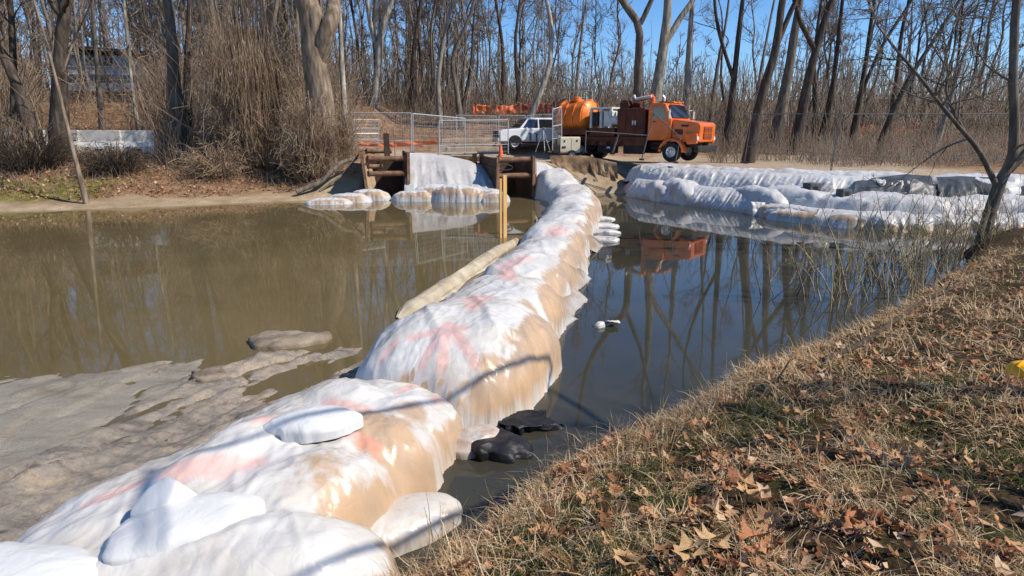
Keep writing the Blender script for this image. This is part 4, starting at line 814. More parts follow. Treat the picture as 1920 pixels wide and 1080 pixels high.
b.tube([(-8.9, -0.55, 4.0), (-7.2, -0.55, 4.0)], 0.018, 6); b.build('tank_rail', M['galv'], tank, smooth=True)
b = MB(); b.tube([(-3.1, 0.75, 1.2), (-3.1, 0.75, 3.5), (-3.22, 0.75, 3.62)], 0.075, 10); b.build('exhaust_stack', M['rim'], tr, smooth=True)
for k in range(3):
    b = MB(); b.tube([(-4.6 - 0.8 * k, -1.22, 1.05), (-4.9 - 0.8 * k, -1.26, 0.72 - 0.05 * k), (-5.3 - 0.8 * k, -1.24, 0.75), (-5.6 - 0.8 * k, -1.22, 1.02)], 0.05, 8); b.build('hanging_hose', M['black'], tr, smooth=True)
MB().box((-0.85, -0.965, 1.92), (0.42, 0.02, 0.10)).build('hood_emblem', M['chassis'], hood)
b = MB(); b.tube([(-1.85, -0.6, 3.16), (-1.85, 0.6, 3.16)], 0.035, 8)
for y in (-0.5, 0, 0.5): b.box((-1.83, y, 3.2), (0.08, 0.14, 0.07))
b.build('cab_lights', M['tank'], tr)
for s in (-1, 1): MB().box((-1.2, s * 0.962, 1.6), (0.5, 0.02, 0.28)).build('hood_vent', M['orange_dark'], hood)
for s in (-1, 1):
    wheel(tr, -1.5, s * 1.0, 0.53, 0.32, 0.29, s)
    for x in (-7.5, -8.85): wheel(tr, x, s * 0.9, 0.53, 0.58, 0.29, s)
    MB().box((-8.2, s * 0.95, 1.08), (2.6, 0.6, 0.04)).build('mud_guard', M['chassis'], tr)

# ------------------------------------------------------------------ white pickup
pc = (0.35, 42.2); pk = thing('pickup_truck', 'white crew cab pickup parked behind the fence left of the orange truck', 'pickup', (-1.05, 41.4, float(ground_h(-0.5, 42.5)) + 0.0), math.radians(180 + 17))
# local: +x forward, -x back; visible side is its left (+y in local)
body = MB().prism([(0, 0.5), (0.02, 1.12), (-0.15, 1.24), (-1.35, 1.33), (-3.9, 1.36), (-5.7, 1.38), (-5.75, 0.6), (-5.2, 0.5)], -0.98, 0.98).build('body', M['white_paint'], pk, bev=0.06)
cabp = MB().add([(-1.3, -0.94, 1.28), (-1.3, 0.94, 1.28), (-1.95, 0.78, 2.0), (-1.95, -0.78, 2.0), (-3.75, -0.78, 2.0), (-3.75, 0.78, 2.0), (-3.95, 0.94, 1.28), (-3.95, -0.94, 1.28)],
    [(0, 1, 2, 3), (3, 2, 5, 4), (4, 5, 6, 7), (1, 6, 5, 2), (0, 3, 4, 7), (0, 7, 6, 1)]).build('cab', M['white_paint'], pk, bev=0.05)
MB().add([(-1.36, -0.86, 1.36), (-1.36, 0.86, 1.36), (-1.90, 0.73, 1.95), (-1.90, -0.73, 1.95)], [(0, 1, 2, 3)]).build('windshield', M['glass'], cabp).location = (0.03, 0, 0.03)
for s in (-1, 1):
    for x0, x1, t0, t1 in ((-1.55, -2.60, -1.98, -2.60), (-2.70, -3.80, -2.70, -3.66)):
        MB().add([(x0, s * 0.925, 1.36), (x1, s * 0.925, 1.36), (t1, s * 0.805, 1.90), (t0, s * 0.805, 1.90)], [(0, 1, 2, 3)]).build('window', M['glass'], cabp).location = (0, s * 0.014, 0)
    for x in (-1.0, -4.6):
        MB().prism([(x + 0.48 * math.cos(a), 0.42 + 0.48 * math.sin(a)) for a in np.linspace(0, math.pi, 14)], s * 0.7, s * 0.995).build('wheel_arch', M['black'], pk, smooth=True)
        wheel(pk, x, s * 0.87, 0.42, 0.27, 0.27, s)
    for x0, x1 in ((-1.45, -2.6), (-2.65, -3.75)):
        dr = MB().box(((x0 + x1) / 2, s * 0.985, 0.92), (abs(x1 - x0) - 0.04, 0.03, 0.72)).build('door', M['white_paint'], pk, bev=0.015)
        MB().box((x1 + 0.18, s * 1.01, 1.02), (0.2, 0.03, 0.045)).build('handle', M['white_dirty'], dr)
    MB().box((-1.75, s * 1.09, 1.28), (0.12, 0.24, 0.2)).build('mirror', M['white_paint'], pk, bev=0.03)
    MB().box((-0.02, s * 0.78, 1.05), (0.14, 0.32, 0.2)).build('headlight', M['lamp'], pk, bev=0.02)
    MB().box((-2.7, s * 0.97, 0.42), (2.4, 0.12, 0.08)).build('running_board', M['chassis'], pk)
MB().box((0.02, 0, 0.98), (0.06, 1.2, 0.40)).build('grille', M['chassis'], pk, bev=0.02)
MB().box((0.08, 0, 0.60), (0.16, 1.85, 0.22)).build('bumper', M['white_dirty'], pk, bev=0.04)
MB().box((-4.8, 0, 1.36), (1.6, 1.6, 0.06)).build('bed_opening', M['chassis'], pk)
b = MB(); b.box((-2.05, 1.004, 0.76), (0.14, 0.004, 0.42)).box((-2.02, 1.004, 1.0), (0.22, 0.004, 0.10)).box((-2.48, 1.004, 0.74), (0.12, 0.004, 0.46)).box((-2.45, 1.004, 1.0), (0.26, 0.004, 0.10)); b.build('door_marking', M['grey'], pk)

# ------------------------------------------------------------------ generator trailer
gc = D(1066, 283, 37.6); gn = thing('generator', 'cream generator box on a small trailer between pickup and truck', 'generator', (gc[0], 37.6, float(ground_h(gc[0], 37.6))), 0.12)
gb = MB().box((0, 0, 0.86), (1.22, 0.9, 0.92)).build('housing', M['cream'], gn, bev=0.05)
for x in (-0.33, 0.33): MB().box((x, -0.455, 0.86), (0.52, 0.02, 0.7)).build('door', M['cream'], gb, bev=0.008)
MB().box((-0.38, -0.475, 0.72), (0.22, 0.02, 0.12)).box((0.4, -0.475, 1.1), (0.08, 0.02, 0.12)).box((-0.35, -0.475, 1.08), (0.07, 0.02, 0.12)).build('latch', M['chassis'], gb)
MB().box((0, 0, 0.36), (1.5, 0.85, 0.1)).bar((-0.7, 0, 0.36), (-1.5, 0, 0.40), 0.1, 0.1).build('trailer_frame', M['chassis'], gn)
for s in (-1, 1): wheel(gn, 0.1, s * 0.5, 0.28, 0.18, 0.15, s)
MB().box((-0.85, -0.2, 0.62), (0.35, 0.5, 0.5)).build('battery_box', M['chassis'], gn, bev=0.03)

# ------------------------------------------------------------------ temporary fence panels
def fence_panel(a, b, label, mid=(0.35,), wires=True, r=0.022, feet=True, group='temporary fence panels', mat='galv', rise=(0, 0)):
    """a, b: (bottom, top) points of the two uprights"""
    (a0, a1), (b0, b1) = [[Vector(map(float, p)) for p in q] for q in (a, b)]
    o = thing('fence_panel', label, 'fence', a0, 0, group); L = lambda p: p - a0
    f = MB(); k = 0.06
    for p0, p1 in ((a0, a1), (b0, b1)): MB().tube([L(p0), L(p1)], r, 8).build('upright', M[mat], o, smooth=True)
    MB().tube([L(a1), L(b1)], r, 8).build('rail', M[mat], o, smooth=True)
    for t in mid: MB().tube([L(a0.lerp(a1, t)), L(b0.lerp(b1, t))], r * 0.8, 8).build('rail', M[mat], o, smooth=True)
    if wires:
        n = int((b0 - a0).length / 0.12); w0 = np.array([list(L(a0.lerp(b0, (i + 0.5) / n))) for i in range(n)]); w1 = np.array([list(L(a1.lerp(b1, (i + 0.5) / n))) for i in range(n)])
        h0 = np.array([list(L(a0.lerp(a1, t))) for t in np.linspace(0.1, 0.95, 8)]); h1 = np.array([list(L(b0.lerp(b1, t))) for t in np.linspace(0.1, 0.95, 8)])
        v, q = tubes(np.concatenate([np.stack([w0, w1], 1), np.stack([h0, h1], 1)]), np.full((n + 8, 2), 0.006), 3)
        tag(link('wire_mesh', mesh_np('wire_mesh', v, q), M[mat], o), kind='stuff')
    if feet:
        for p in (a0, b0): MB().box(L(p) + Vector((0, 0, 0.03)), (0.14, 0.65, 0.08)).build('foot', M['chassis'], o)
    return o
def up(px, pb, pt, y, px2=None): return (D(px, pb, y), D(px2 or px, pt, y))
FP = [(up(650, 284, 211, 34.5), up(771, 287, 212, 34.5), 'tall fence panel directly above the left rusty box', (0.30,)),
      (up(774, 287, 213, 34.6), up(872, 290, 222, 37.5), 'receding fence panel second from the vine covered tree', ()),
      (up(662, 282, 224, 37.5), up(710, 281, 225, 38.5), 'short low fence panel behind the panel above the left box', (0.55,)),
      (up(664, 280, 240, 40.5), up(709, 280, 240, 41.0), 'lowest small fence panel at far left behind the others', (0.5,)),
      (up(823, 292, 226, 33.8), up(953, 290, 225, 34.6), 'rounded fence panel standing above the grey sheet', (0.30, 0.0)),
      (up(856, 270, 216, 43), up(930, 270, 218, 43), 'distant fence panel behind the pale beams', (0.4,)),
      (up(935, 268, 216, 45.5), up(985, 268, 217, 45.5), 'distant fence panel just behind the pickup hood', (0.4,)),
      (up(988, 268, 217, 45.5), up(1036, 268, 214, 45.5), 'distant fence panel behind the pickup cab', (0.4,)),
      (up(1036, 284, 205, 37.0), up(1053, 282, 200, 38.5), 'tall narrow fence panel edge-on at the rear of the truck', (0.3, 0.6)),
      (up(1097, 286, 246, 33.9, 1099), up(1147, 289, 250, 33.7, 1160), 'leaning low fence panel in front of the truck tank', ()),
      (up(1149, 289, 250, 33.5, 1161), up(1203, 300, 254, 33.0, 1214), 'leaning low fence panel in front of the white blower', ()),
      (up(1203, 300, 212, 32.9, 1226), up(1266, 305, 258, 31.6, 1276), 'fence panel with one tall leaning post before the truck cab', ()),
      (up(1395, 306, 214, 29.8, 1410), up(1555, 330, 213, 27.2, 1576), 'wide fence panel on the berm right of the truck', (0.35,)),
      (up(1557, 331, 214, 27.0, 1578), up(1888, 342, 213, 25.6, 1920), 'widest fence panel at the right end of the berm', (0.35,))]
for k, (a, b, lb, md) in enumerate(FP): fence_panel(a, b, lb, md, wires=k not in (9, 10, 11, 12, 13), mat='steel_dull' if k > 8 else 'galv', r=0.018 if k > 11 else 0.027)
# thin leaning steel rods by the pickup
o = thing('tripod', 'small steel tripod standing in front of the pickup door', 'tripod', D(1018, 285, 38.5))
for dx, dy in ((-0.45, 0.1), (0.45, 0.1), (0.1, -0.4)): MB().tube([(dx, dy, 0), (0, 0, 1.35)], 0.025, 6).build('leg', M['galv'], o, smooth=True)
MB().box((0, 0, 1.4), (0.16, 0.16, 0.14)).build('head', M['grey'], o, bev=0.02)

# orange safety netting, pipes and beams behind the fence
def net(px, ys, h, label, mat='net', sag=0.25, seed=0):
    pts = [D(a, b, y) for (a, b), y in zip(px, ys)]; pts = np.array(pts); n = 60; s = np.linspace(0, len(pts) - 1, n)
    base = np.column_stack([np.interp(s, range(len(pts)), pts[:, k]) for k in range(3)]); c = base[0].copy()
    o = thing('safety_net', label, 'safety net', c); rows = 10; v = []
    for j in range(rows):
        t = j / (rows - 1); w = base.copy(); w[:, 2] += h * t - sag * t * np.abs(np.sin(s * math.pi)) * 0.8 + 0.05 * noise(np.column_stack([s * 4, s * 0 + seed, s * 0 + t])) * (0.3 + t)
        w[:, 1] += 0.12 * noise(np.column_stack([s * 5, s * 0 + t * 1.5, s * 0 + seed])); v.append(w)
    v = np.array(v).reshape(-1, 3) - c; idx = np.arange(rows * n).reshape(rows, n); q = np.stack([idx[:-1, :-1], idx[:-1, 1:], idx[1:, 1:], idx[1:, :-1]], -1)
    q = q[(np.add.outer(np.arange(rows - 1), np.arange(n - 1)) % 7) != 3] if False else q.reshape(-1, 4)
    m = link('net_strip', mesh_np('net_strip', v, q), M[mat], o).modifiers.new('solid', 'SOLIDIFY'); m.thickness = 0.02
    for p in pts: MB().tube([p - c - np.array((0, 0, 0.5)), p - c + np.array((0, 0, h + 0.15))], 0.03, 6).build('post', M['rust'], o, smooth=True)
    return o
net([(893, 213), (930, 215), (968, 214)], (52, 52, 52), 0.75, 'bright orange safety net sagging on the slope behind the fence', sag=0.1)
net([(970, 213), (1005, 212), (1040, 212)], (52.5, 52.5, 52.5), 0.9, 'dull red safety net between the bright net and the tank', 'net_dull', 0.2, 3)
net([(1430, 250), (1480, 252), (1530, 252), (1580, 252)], (56, 56, 56, 56), 0.8, 'faded orange net low among the trunks right of the truck', 'net_dull', 0.3, 5)
net([(1590, 250), (1625, 250), (1660, 249), (1720, 249)], (54, 54, 54, 54), 0.85, 'orange red net in the wood above the wide fence panel', 'net', 0.45, 8)
net([(672, 274), (740, 276), (822, 270)], (39.5, 39.5, 39), 0.30, 'low orange net strip behind the panel above the left box', 'net', 0.05, 9)
b = D(1116 - 210, 214, 53); cn = thing('traffic_cone', 'distant orange cone left of the bright sagging net', 'traffic cone', D(888, 214, 52)); MB().lathe([(0.2, 0), (0.2, 0.05), (0.16, 0.06), (0.03, 0.8), (0, 0.8)], n=14).build('cone_body', M['cone'], cn, smooth=True)
for k, (a, b_, y, lb) in enumerate((((828, 264), (950, 262), 40.5, 'upper pale timber beam behind the rounded fence panel'), ((828, 280), (935, 279), 38.0, 'lower pale timber beam nearest the rounded fence panel'), ((760, 290), (935, 300), 34.6, 'long brown steel plate edge lying behind the grey sheet'))):
    p0, p1 = D(*a, y), D(*b_, y + 0.4); o = thing('beam', lb, 'beam', p0); MB().bar((0, 0, 0), p1 - p0, 0.35, 0.26).build('beam_body', M['timber_old'] if k < 2 else M['rust'], o, bev=0.03)
for k, (px, pb, pt, y, lb) in enumerate(((890, 302, 288, 33.3, 'short dark steel pile left of the right rusty box'), (903, 302, 287, 33.3, 'short rusty steel pile nearest the right rusty box'))):
    p0 = D(px, pb, y); o = thing('steel_pile', lb, 'pile', p0 - np.array((0, 0, 0.6))); h = D(px, pt, y)[2] - p0[2] + 0.6
    MB().box((0, -0.09, h / 2), (0.24, 0.03, h)).box((0, 0.09, h / 2), (0.24, 0.03, h)).box((0, 0, h / 2), (0.03, 0.16, h)).build('pile_body', M['rust_dark'], o)

# pale concrete barriers on the left bank, house on the hillside
for k, (px, w) in enumerate(((40, 90), (118, 64), (190, 76), (262, 60))):
    y = 35.0 + 0.3 * k; c = D(px, 280, y); o = thing('concrete_barrier', ('leftmost', 'second from left', 'third from left', 'rightmost')[k] + ' pale concrete barrier half hidden by the brush on the left bank', 'barrier', c, 0.06, 'pale barriers on the left bank')
    ww = w * y / F; MB().add([(sx * ww / 2, sy * wd, z) for sx in (-1, 1) for wd, z, sy in ((0.3, -0.3, -1), (0.3, 0.15, -1), (0.12, 0.45, -1), (0.09, 1.05, -1), (0.09, 1.05, 1), (0.12, 0.45, 1), (0.3, 0.15, 1), (0.3, -0.3, 1))],
        [list(range(8)), list(range(15, 7, -1))] + [[i, (i + 1) % 8, 8 + (i + 1) % 8, 8 + i] for i in range(8)]).build('barrier_body', M['concrete'], o, bev=0.02)
    MB().box((0, -0.31, -0.02), (0.5, 0.03, 0.1)).build('drain_slot', M['chassis'], o)
hc = D(222, 188, 60); hs = thing('house', 'pale grey house with a dark band of upper windows on the wooded hill', 'house', hc, math.radians(8))
MB().box((0, 2.5, 1.2), (9.4, 6, 5.4)).build('wall', M['siding'], hs)
rf = MB().prism([(-5.0, 4.6), (5.0, 4.0), (5.0, 4.2), (-5.0, 4.8)], -0.95, 6.2).build('roof', M['roofing'], hs)
MB().box((3.2, 3, 4.7), (0.7, 0.7, 1.2)).build('chimney', M['concrete'], rf)
for k in range(5):
    w = MB().box((-3.6 + 1.75 * k, -0.52, 3.45), (1.62, 0.06, 0.95)).build('window', M['glass_house'], hs); MB().box((-3.6 + 1.75 * k, -0.57, 2.92), (1.75, 0.1, 0.10)).build('sill', M['white_dirty'], w)
for k in range(4):
    w = MB().box((-2.9 + 2.0 * k, -0.52, 1.75), (1.7, 0.06, 0.95)).build('window', M['lamp'] if k == 9 else M['glass_house'], hs); MB().box((-2.9 + 2.0 * k, -0.57, 2.27), (1.9, 0.1, 0.09)).box((-2.0 + 2.0 * k, -0.57, 1.75), (0.1, 0.08, 1.0)).build('frame', M['white_paint'], w)
MB().box((0.6, -1.3, 0.75), (8.2, 1.5, 0.16)).box((0.6, -2.0, 1.1), (8.2, 0.06, 0.6)).build('balcony', M['siding'], hs)

# ------------------------------------------------------------------ bare trees
def branches(r, PP, PR, n, t0, t1, length, ang, K, rf, up=0.12, wig=0.16, rmin=0.006, taper=0.25):
    """grow n side branches on random parents; PP (N,K0,3) PR (N,K0)"""
    N, K0, _ = PP.shape; pi = r.integers(0, N, n); t = r.uniform(t0, t1, n) ** 0.85 * (K0 - 1); i = np.minimum(t.astype(int), K0 - 2); f = (t - i)[:, None]
    p = PP[pi, i] * (1 - f) + PP[pi, i + 1] * f; rad = PR[pi, i] * (1 - f[:, 0]) + PR[pi, i + 1] * f[:, 0]
    tan = PP[pi, i + 1] - PP[pi, i]; tan /= np.linalg.norm(tan, axis=1)[:, None] + 1e-9
    rnd = r.normal(size=(n, 3)); perp = rnd - tan * (rnd * tan).sum(1)[:, None]; perp /= np.linalg.norm(perp, axis=1)[:, None]
    a = np.radians(r.normal(ang, 12, n))[:, None]; d = tan * np.cos(a) + perp * np.sin(a)
    L = length * r.uniform(0.5, 1.15, n) * (1 - 0.55 * t / (K0 - 1)); pts = [p]; seg = (L / (K - 1))[:, None]
    for k in range(K - 1):
        d = d + np.array((0, 0, up)) + r.normal(0, wig, (n, 3)); d /= np.linalg.norm(d, axis=1)[:, None]; pts.append(pts[-1] + d * seg)
    R = np.maximum(rad * rf * r.uniform(0.7, 1.0, n), rmin)[:, None] * np.linspace(1, taper, K)[None]
    return np.stack(pts, 1), R
def crown(r, stems, L1, n1=16, n2=70, n3=160, t0=0.35, twig=0.008, ang=48, up=0.13, lo=False):
    """stems: list of (pts, radii) -> branch mesh"""
    parts = []; K = 10
    S = []; SR = []
    for p, rr in stems:
        s = np.linspace(0, len(p) - 1, K); S.append(np.column_stack([np.interp(s, range(len(p)), p[:, k]) for k in range(3)])); SR.append(np.interp(s, range(len(p)), rr))
    S = np.array(S); SR = np.array(SR)
    b1, r1 = branches(r, S, SR, n1, t0, 1.0, L1, ang, 5 if lo else 8, 0.5, up, 0.15, twig * 2); parts.append(tubes(b1, r1, 3 if lo else 5))
    b2, r2 = branches(r, b1, r1, n2, 0.15, 1.0, L1 * 0.5, ang, 3 if lo else 6, 0.55, up, 0.18, twig * 1.3); parts.append(tubes(b2, r2, 3 if lo else 4))
    if n3:
        b3, r3 = branches(r, b2, r2, n3, 0.1, 1.0, L1 * 0.30, 45, 2 if lo else 4, 0.6, up * 0.8, 0.2, twig); parts.append(tubes(b3, r3, 3))
    return join(parts)
def stem_mesh(stems, n=10, rough=0.05, seed=0):
    parts = []
    for p, rr in stems:
        K = max(12, len(p) * 3); s = np.linspace(0, len(p) - 1, K); ctrl = np.arange(len(p))
        q = np.column_stack([np.interp(s, ctrl, p[:, k]) for k in range(3)]); q[1:-1] = (q[:-2] + 2 * q[1:-1] + q[2:]) / 4
        q[:, 0] += np.interp(s, ctrl, rr) * 0.35 * noise(np.column_stack([s * 1.3, s * 0 + seed, s * 0])); R = np.interp(s, ctrl, rr)
        v, f = tubes(q[None], R[None], n); v = v + (v - np.repeat(q, n, 0)) * (rough * 3 * noise(v * 1.7 + seed))[:, None]; parts.append((v, f))
    return join(parts)
TREES = []
def tree(name, label, pix, depth, w, mat, top=17.0, forks=(), L1=3.2, n=(14, 60, 140), t0=0.4, seed=0, group='bare trees behind the works', cat='tree', twig=0.010, base=None, ang=48, ups=0.13):
    r = np.random.default_rng(seed + 100); p = [D(a, b, depth) for a, b in pix]
    gz = float(ground_h(p[0][0], depth)) if base is None else base; p[0][2] = gz - 0.2
    d = p[-1] - p[-2]; d /= np.linalg.norm(d); z = p[-1][2]; q = p[-1]
    while q[2] < gz + top:
        d = d + np.array((0, 0, 0.25)) + r.normal(0, 0.10, 3); d /= np.linalg.norm(d); q = q + d * 1.8; p.append(q)
    p = np.array(p); h = (p[:, 2] - p[0, 2]) / (p[-1, 2] - p[0, 2]); R0 = w * depth / F / 2
    rr = R0 * (1.0 - 0.82 * h ** 0.8); rr[0] *= 1.25; stems = [(p, rr)]
    for fk in forks:
        f = [D(a, b, depth + r.uniform(-0.4, 0.4)) for a, b in fk]; f[0][1] = depth; d = f[-1] - f[-2]; d /= np.linalg.norm(d); q = f[-1]
        for k in range(5): d = d + np.array((0, 0, 0.18)) + r.normal(0, 0.1, 3); d /= np.linalg.norm(d); q = q + d * 1.4; f.append(q)
        f = np.array(f); r0 = np.interp(f[0][2], p[:, 2], rr) * 0.72; stems.append((f, r0 * np.linspace(1, 0.25, len(f))))
    o = thing(name, label, cat, (p[0][0], p[0][1], gz), 0, group); c = np.array(o.location)
    v, f = stem_mesh(stems, 12, seed=seed); link('trunk', mesh_np('trunk', v - c, f), M[mat], o)
    v, f = crown(r, stems, L1, *n, t0=t0, twig=twig, ang=ang, up=ups); link('crown', mesh_np('crown', v - c, f), M[mat], o)
    TREES.append(o); return o
T = tree
T('bare_tree', 'thick pale trunk splitting into a Y just above the white blower', [(1197, 290), (1197, 150), (1200, 45), (1166, 0)], 46, 22, 'bark_grey', 20, [[(1200, 45), (1222, 0)]], seed=1, L1=4)
T('bare_tree', 'thick tan trunk rising behind the truck cab with a limb bending right', [(1215, 290), (1232, 170), (1246, 80), (1252, 0)], 47, 25, 'bark_pale', 20, [[(1245, 85), (1275, 35), (1300, 0)]], seed=2, L1=4)
T('bare_tree', 'straight slim pale trunk behind the front of the truck cab', [(1283, 290), (1289, 150), (1297, 0)], 50, 15, 'bark_pale', 19, seed=3)
T('bare_tree', 'dark upright trunk just right of the truck hood', [(1360, 300), (1376, 150), (1392, 0)], 44, 14, 'bark_dark', 18, [[(1376, 150), (1350, 70), (1342, 30)]], seed=4)
T('bare_tree', 'thick dark trunk leaning right with its foot on the berm', [(1401, 306), (1428, 180), (1455, 90), (1468, 0)], 36, 20, 'bark_dark', 18, [[(1452, 95), (1475, 40), (1492, 0)]], seed=5)
T('bare_tree', 'thin white birch trunk between two dark trunks', [(1408, 250), (1430, 110), (1452, 0)], 55, 8, 'bark_pale', 18, seed=6)
T('bare_tree', 'thick light grey trunk right of the white birch', [(1455, 265), (1475, 150), (1500, 0)], 48, 21, 'bark_grey', 19, seed=7)
T('bare_tree', 'thick dark trunk leaning right above the widest fence panel corner', [(1488, 280), (1515, 150), (1545, 40), (1560, 0)], 42, 20, 'bark_dark', 18, [[(1530, 95), (1500, 40), (1490, 0)]], seed=8)
T('bare_tree', 'dark slender trunk second right of the light grey trunk', [(1535, 285), (1560, 180), (1580, 0)], 46, 12, 'bark_dark', 18, seed=9)
T('bare_tree', 'dark trunk standing before the orange red net', [(1595, 280), (1618, 150), (1640, 0)], 44, 11, 'bark_dark', 18, [[(1612, 180), (1650, 90), (1690, 30)]], seed=10)
T('bare_tree', 'dark trunk leaning far to the right across the upper right wood', [(1640, 285), (1690, 170), (1760, 60), (1800, 0)], 40, 11, 'bark_dark', 15, seed=11, L1=3.6)
T('bare_tree', 'slim dark trunk right of the orange red net', [(1662, 280), (1680, 160), (1690, 60), (1705, 0)], 52, 10, 'bark_dark', 18, seed=12)
T('bare_tree', 'pale slanting trunk high in the upper right corner wood', [(1755, 265), (1800, 130), (1830, 20)], 43, 9, 'bark_pale', 15, seed=13)
T('bare_tree', 'thin grey trunk between the truck hood and the dark upright trunk', [(1328, 290), (1340, 150), (1362, 40)], 53, 8, 'bark_grey', 17, seed=14)
T('bare_tree', 'pale forked trunk above the fence panel over the left box', [(700, 245), (708, 150), (713, 60), (735, 0)], 50, 15, 'bark_pale', 19, [[(712, 110), (693, 40), (688, 0)]], seed=15)
T('bare_tree', 'pale slim trunk behind the rounded fence panel, left of a bent one', [(825, 250), (820, 150), (834, 60), (850, 0)], 48, 10, 'bark_pale', 18, seed=16)
T('bare_tree', 'bent pale trunk kinked to the left behind the rounded fence panel', [(868, 248), (855, 165), (845, 110), (878, 40), (890, 0)], 47, 10, 'bark_grey', 18, seed=17)
T('bare_tree', 'pale trunk leaning right behind the pickup', [(985, 255), (1005, 195), (1030, 130), (1036, 60), (1025, 0)], 47, 12, 'bark_pale', 18, seed=18)
T('bare_tree', 'dark trunk rising behind the bright orange net', [(940, 205), (945, 100), (930, 0)], 58, 10, 'bark_dark', 17, seed=19)
T('bare_tree', 'pale thin trunk directly above the orange tank', [(1078, 230), (1085, 100), (1100, 0)], 60, 9, 'bark_pale', 16, seed=20)
T('bare_tree', 'dark trunk between the forked pale trunk and the slim pale trunk', [(770, 225), (775, 100), (790, 0)], 56, 11, 'bark_dark', 18, seed=21)
T('bare_tree', 'pale tan trunk right beside the vine covered tree', [(648, 270), (640, 100), (636, 0)], 38, 12, 'bark_pale', 18, seed=22)
LB = 'trees on the left bank'
T('vine_covered_tree', 'massive vine wrapped tree on the left bank next to the rusty box', [(606, 340), (600, 210), (592, 100), (572, 0)], 33.5, 62, 'bark_brown', 18, [[(594, 110), (618, 45), (630, 0)], [(596, 90), (590, 30), (585, 0)]], seed=24, group=LB, L1=5, n=(26, 120, 300), t0=0.25)
T('bare_tree', 'thick tan trunk in front of the hillside house right edge', [(332, 250), (324, 120), (318, 0)], 36, 27, 'bark_grey', 18, seed=25, group=LB, n=(20, 90, 240), t0=0.2, L1=3.6)
T('bare_tree', 'dark trunk standing close behind the thick tan trunk', [(348, 250), (350, 120), (357, 0)], 37, 15, 'bark_dark', 17, seed=26, group=LB, t0=0.2, n=(18, 80, 210))
T('leaning_sapling', 'slender pale sapling leaning left over the muddy shore', [(162, 374), (132, 262), (106, 152), (80, 55), (64, 0)], 27, 8.5, 'bark_brown', 12, [[(108, 130), (140, 70), (165, 20)]], seed=27, group=LB, L1=2.0, n=(12, 50, 110), t0=0.35)
T('bare_tree', 'dark thick trunk behind the leaning sapling', [(108, 270), (112, 120), (122, 0)], 34, 30, 'bark_dark', 17, seed=28, group=LB, n=(22, 100, 260), t0=0.15, L1=4)
T('bare_tree', 'dark upright trunk nearest the left edge', [(34, 300), (26, 150), (20, 0)], 35, 16, 'bark_dark', 16, seed=29, group=LB, n=(20, 90, 220), t0=0.15)
T('bare_tree', 'dark trunk leaning out of the picture at upper left', [(68, 270), (30, 150), (2, 95)], 34, 24, 'bark_dark', 14, seed=30, group=LB, n=(20, 90, 220), t0=0.15)
T('bare_tree', 'thin whitish stem crossing the house windows', [(258, 240), (242, 120), (232, 0)], 38, 7, 'bark_pale', 15, seed=31, group=LB, t0=0.2, n=(18, 80, 210))
T('bare_tree', 'thin grey trunk at the left side of the vine mound', [(425, 260), (430, 130), (448, 0)], 37, 9, 'bark_grey', 16, seed=32, group=LB, t0=0.2, n=(18, 80, 210))
T('bare_tree', 'grey trunk between the thick tan trunk and the vine mound', [(385, 255), (392, 120), (372, 0)], 40, 11, 'bark_grey', 17, seed=33, group=LB, t0=0.2, n=(18, 80, 210))
T('bare_tree', 'grey trunk before the left end of the hillside house', [(188, 225), (180, 110), (172, 0)], 40, 10, 'bark_grey', 16, seed=34, group=LB, t0=0.2, n=(18, 80, 210))
T('bare_tree', 'brown trunk rising behind the vine mound', [(505, 250), (500, 120), (520, 0)], 41, 13, 'bark_brown', 17, seed=35, group=LB, t0=0.15, n=(18, 80, 210))

# prototypes copied through the wood behind
def proto(seed, H, w, mat, L1, n=(22, 120, 360)):
    r = np.random.default_rng(seed); K = 9; p = np.zeros((K, 3)); p[:, 2] = np.linspace(-0.3, H, K); p[:, :2] = np.cumsum(r.normal(0, H * 0.016, (K, 2)), 0); p[:, :2] -= p[0, :2]
    rr = w / 2 * (1 - 0.85 * np.linspace(0, 1, K) ** 0.9); stems = [(p, rr)]
    k = K // 2; f = np.array([p[k] + np.array((r.normal(0, 0.6), r.normal(0, 0.6), 1.6)) * j * 0.9 for j in range(5)]); stems.append((f, rr[k] * 0.7 * np.linspace(1, 0.3, 5)))
    v, f = stem_mesh(stems, 8, seed=seed); tm = mesh_np('trunk', v, f); tm.materials.append(M[mat])
    v, f = crown(r, stems, L1, *n, t0=0.28, twig=0.014); cm = mesh_np('crown', v, f); cm.materials.append(M['twig']); return tm, cm
PR = [proto(900 + k, H, w, m, L) for k, (H, w, m, L) in enumerate(((17, 0.34, 'bark_grey', 3.4), (19, 0.42, 'bark_dark', 3.8), (15, 0.26, 'bark_grey', 3.0), (18, 0.36, 'bark_brown', 3.6), (14, 0.22, 'bark_pale', 2.8), (20, 0.45, 'bark_grey', 4.0)))]
def place(i, x, y, s, rz, label, group):
    o = thing('bare_tree', label, 'tree', (x, y, float(ground_h(x, y)) - 0.1), rz, group); o.scale = (s, s, s); o.rotation_euler = (math.sin(x * 7.3) * 0.07, 0.05 + math.sin(x * 3.1 + y) * 0.10, rz)
    link('trunk', PR[i][0], None, o); link('crown', PR[i][1], None, o); return o
r = np.random.default_rng(77); cnt = 0
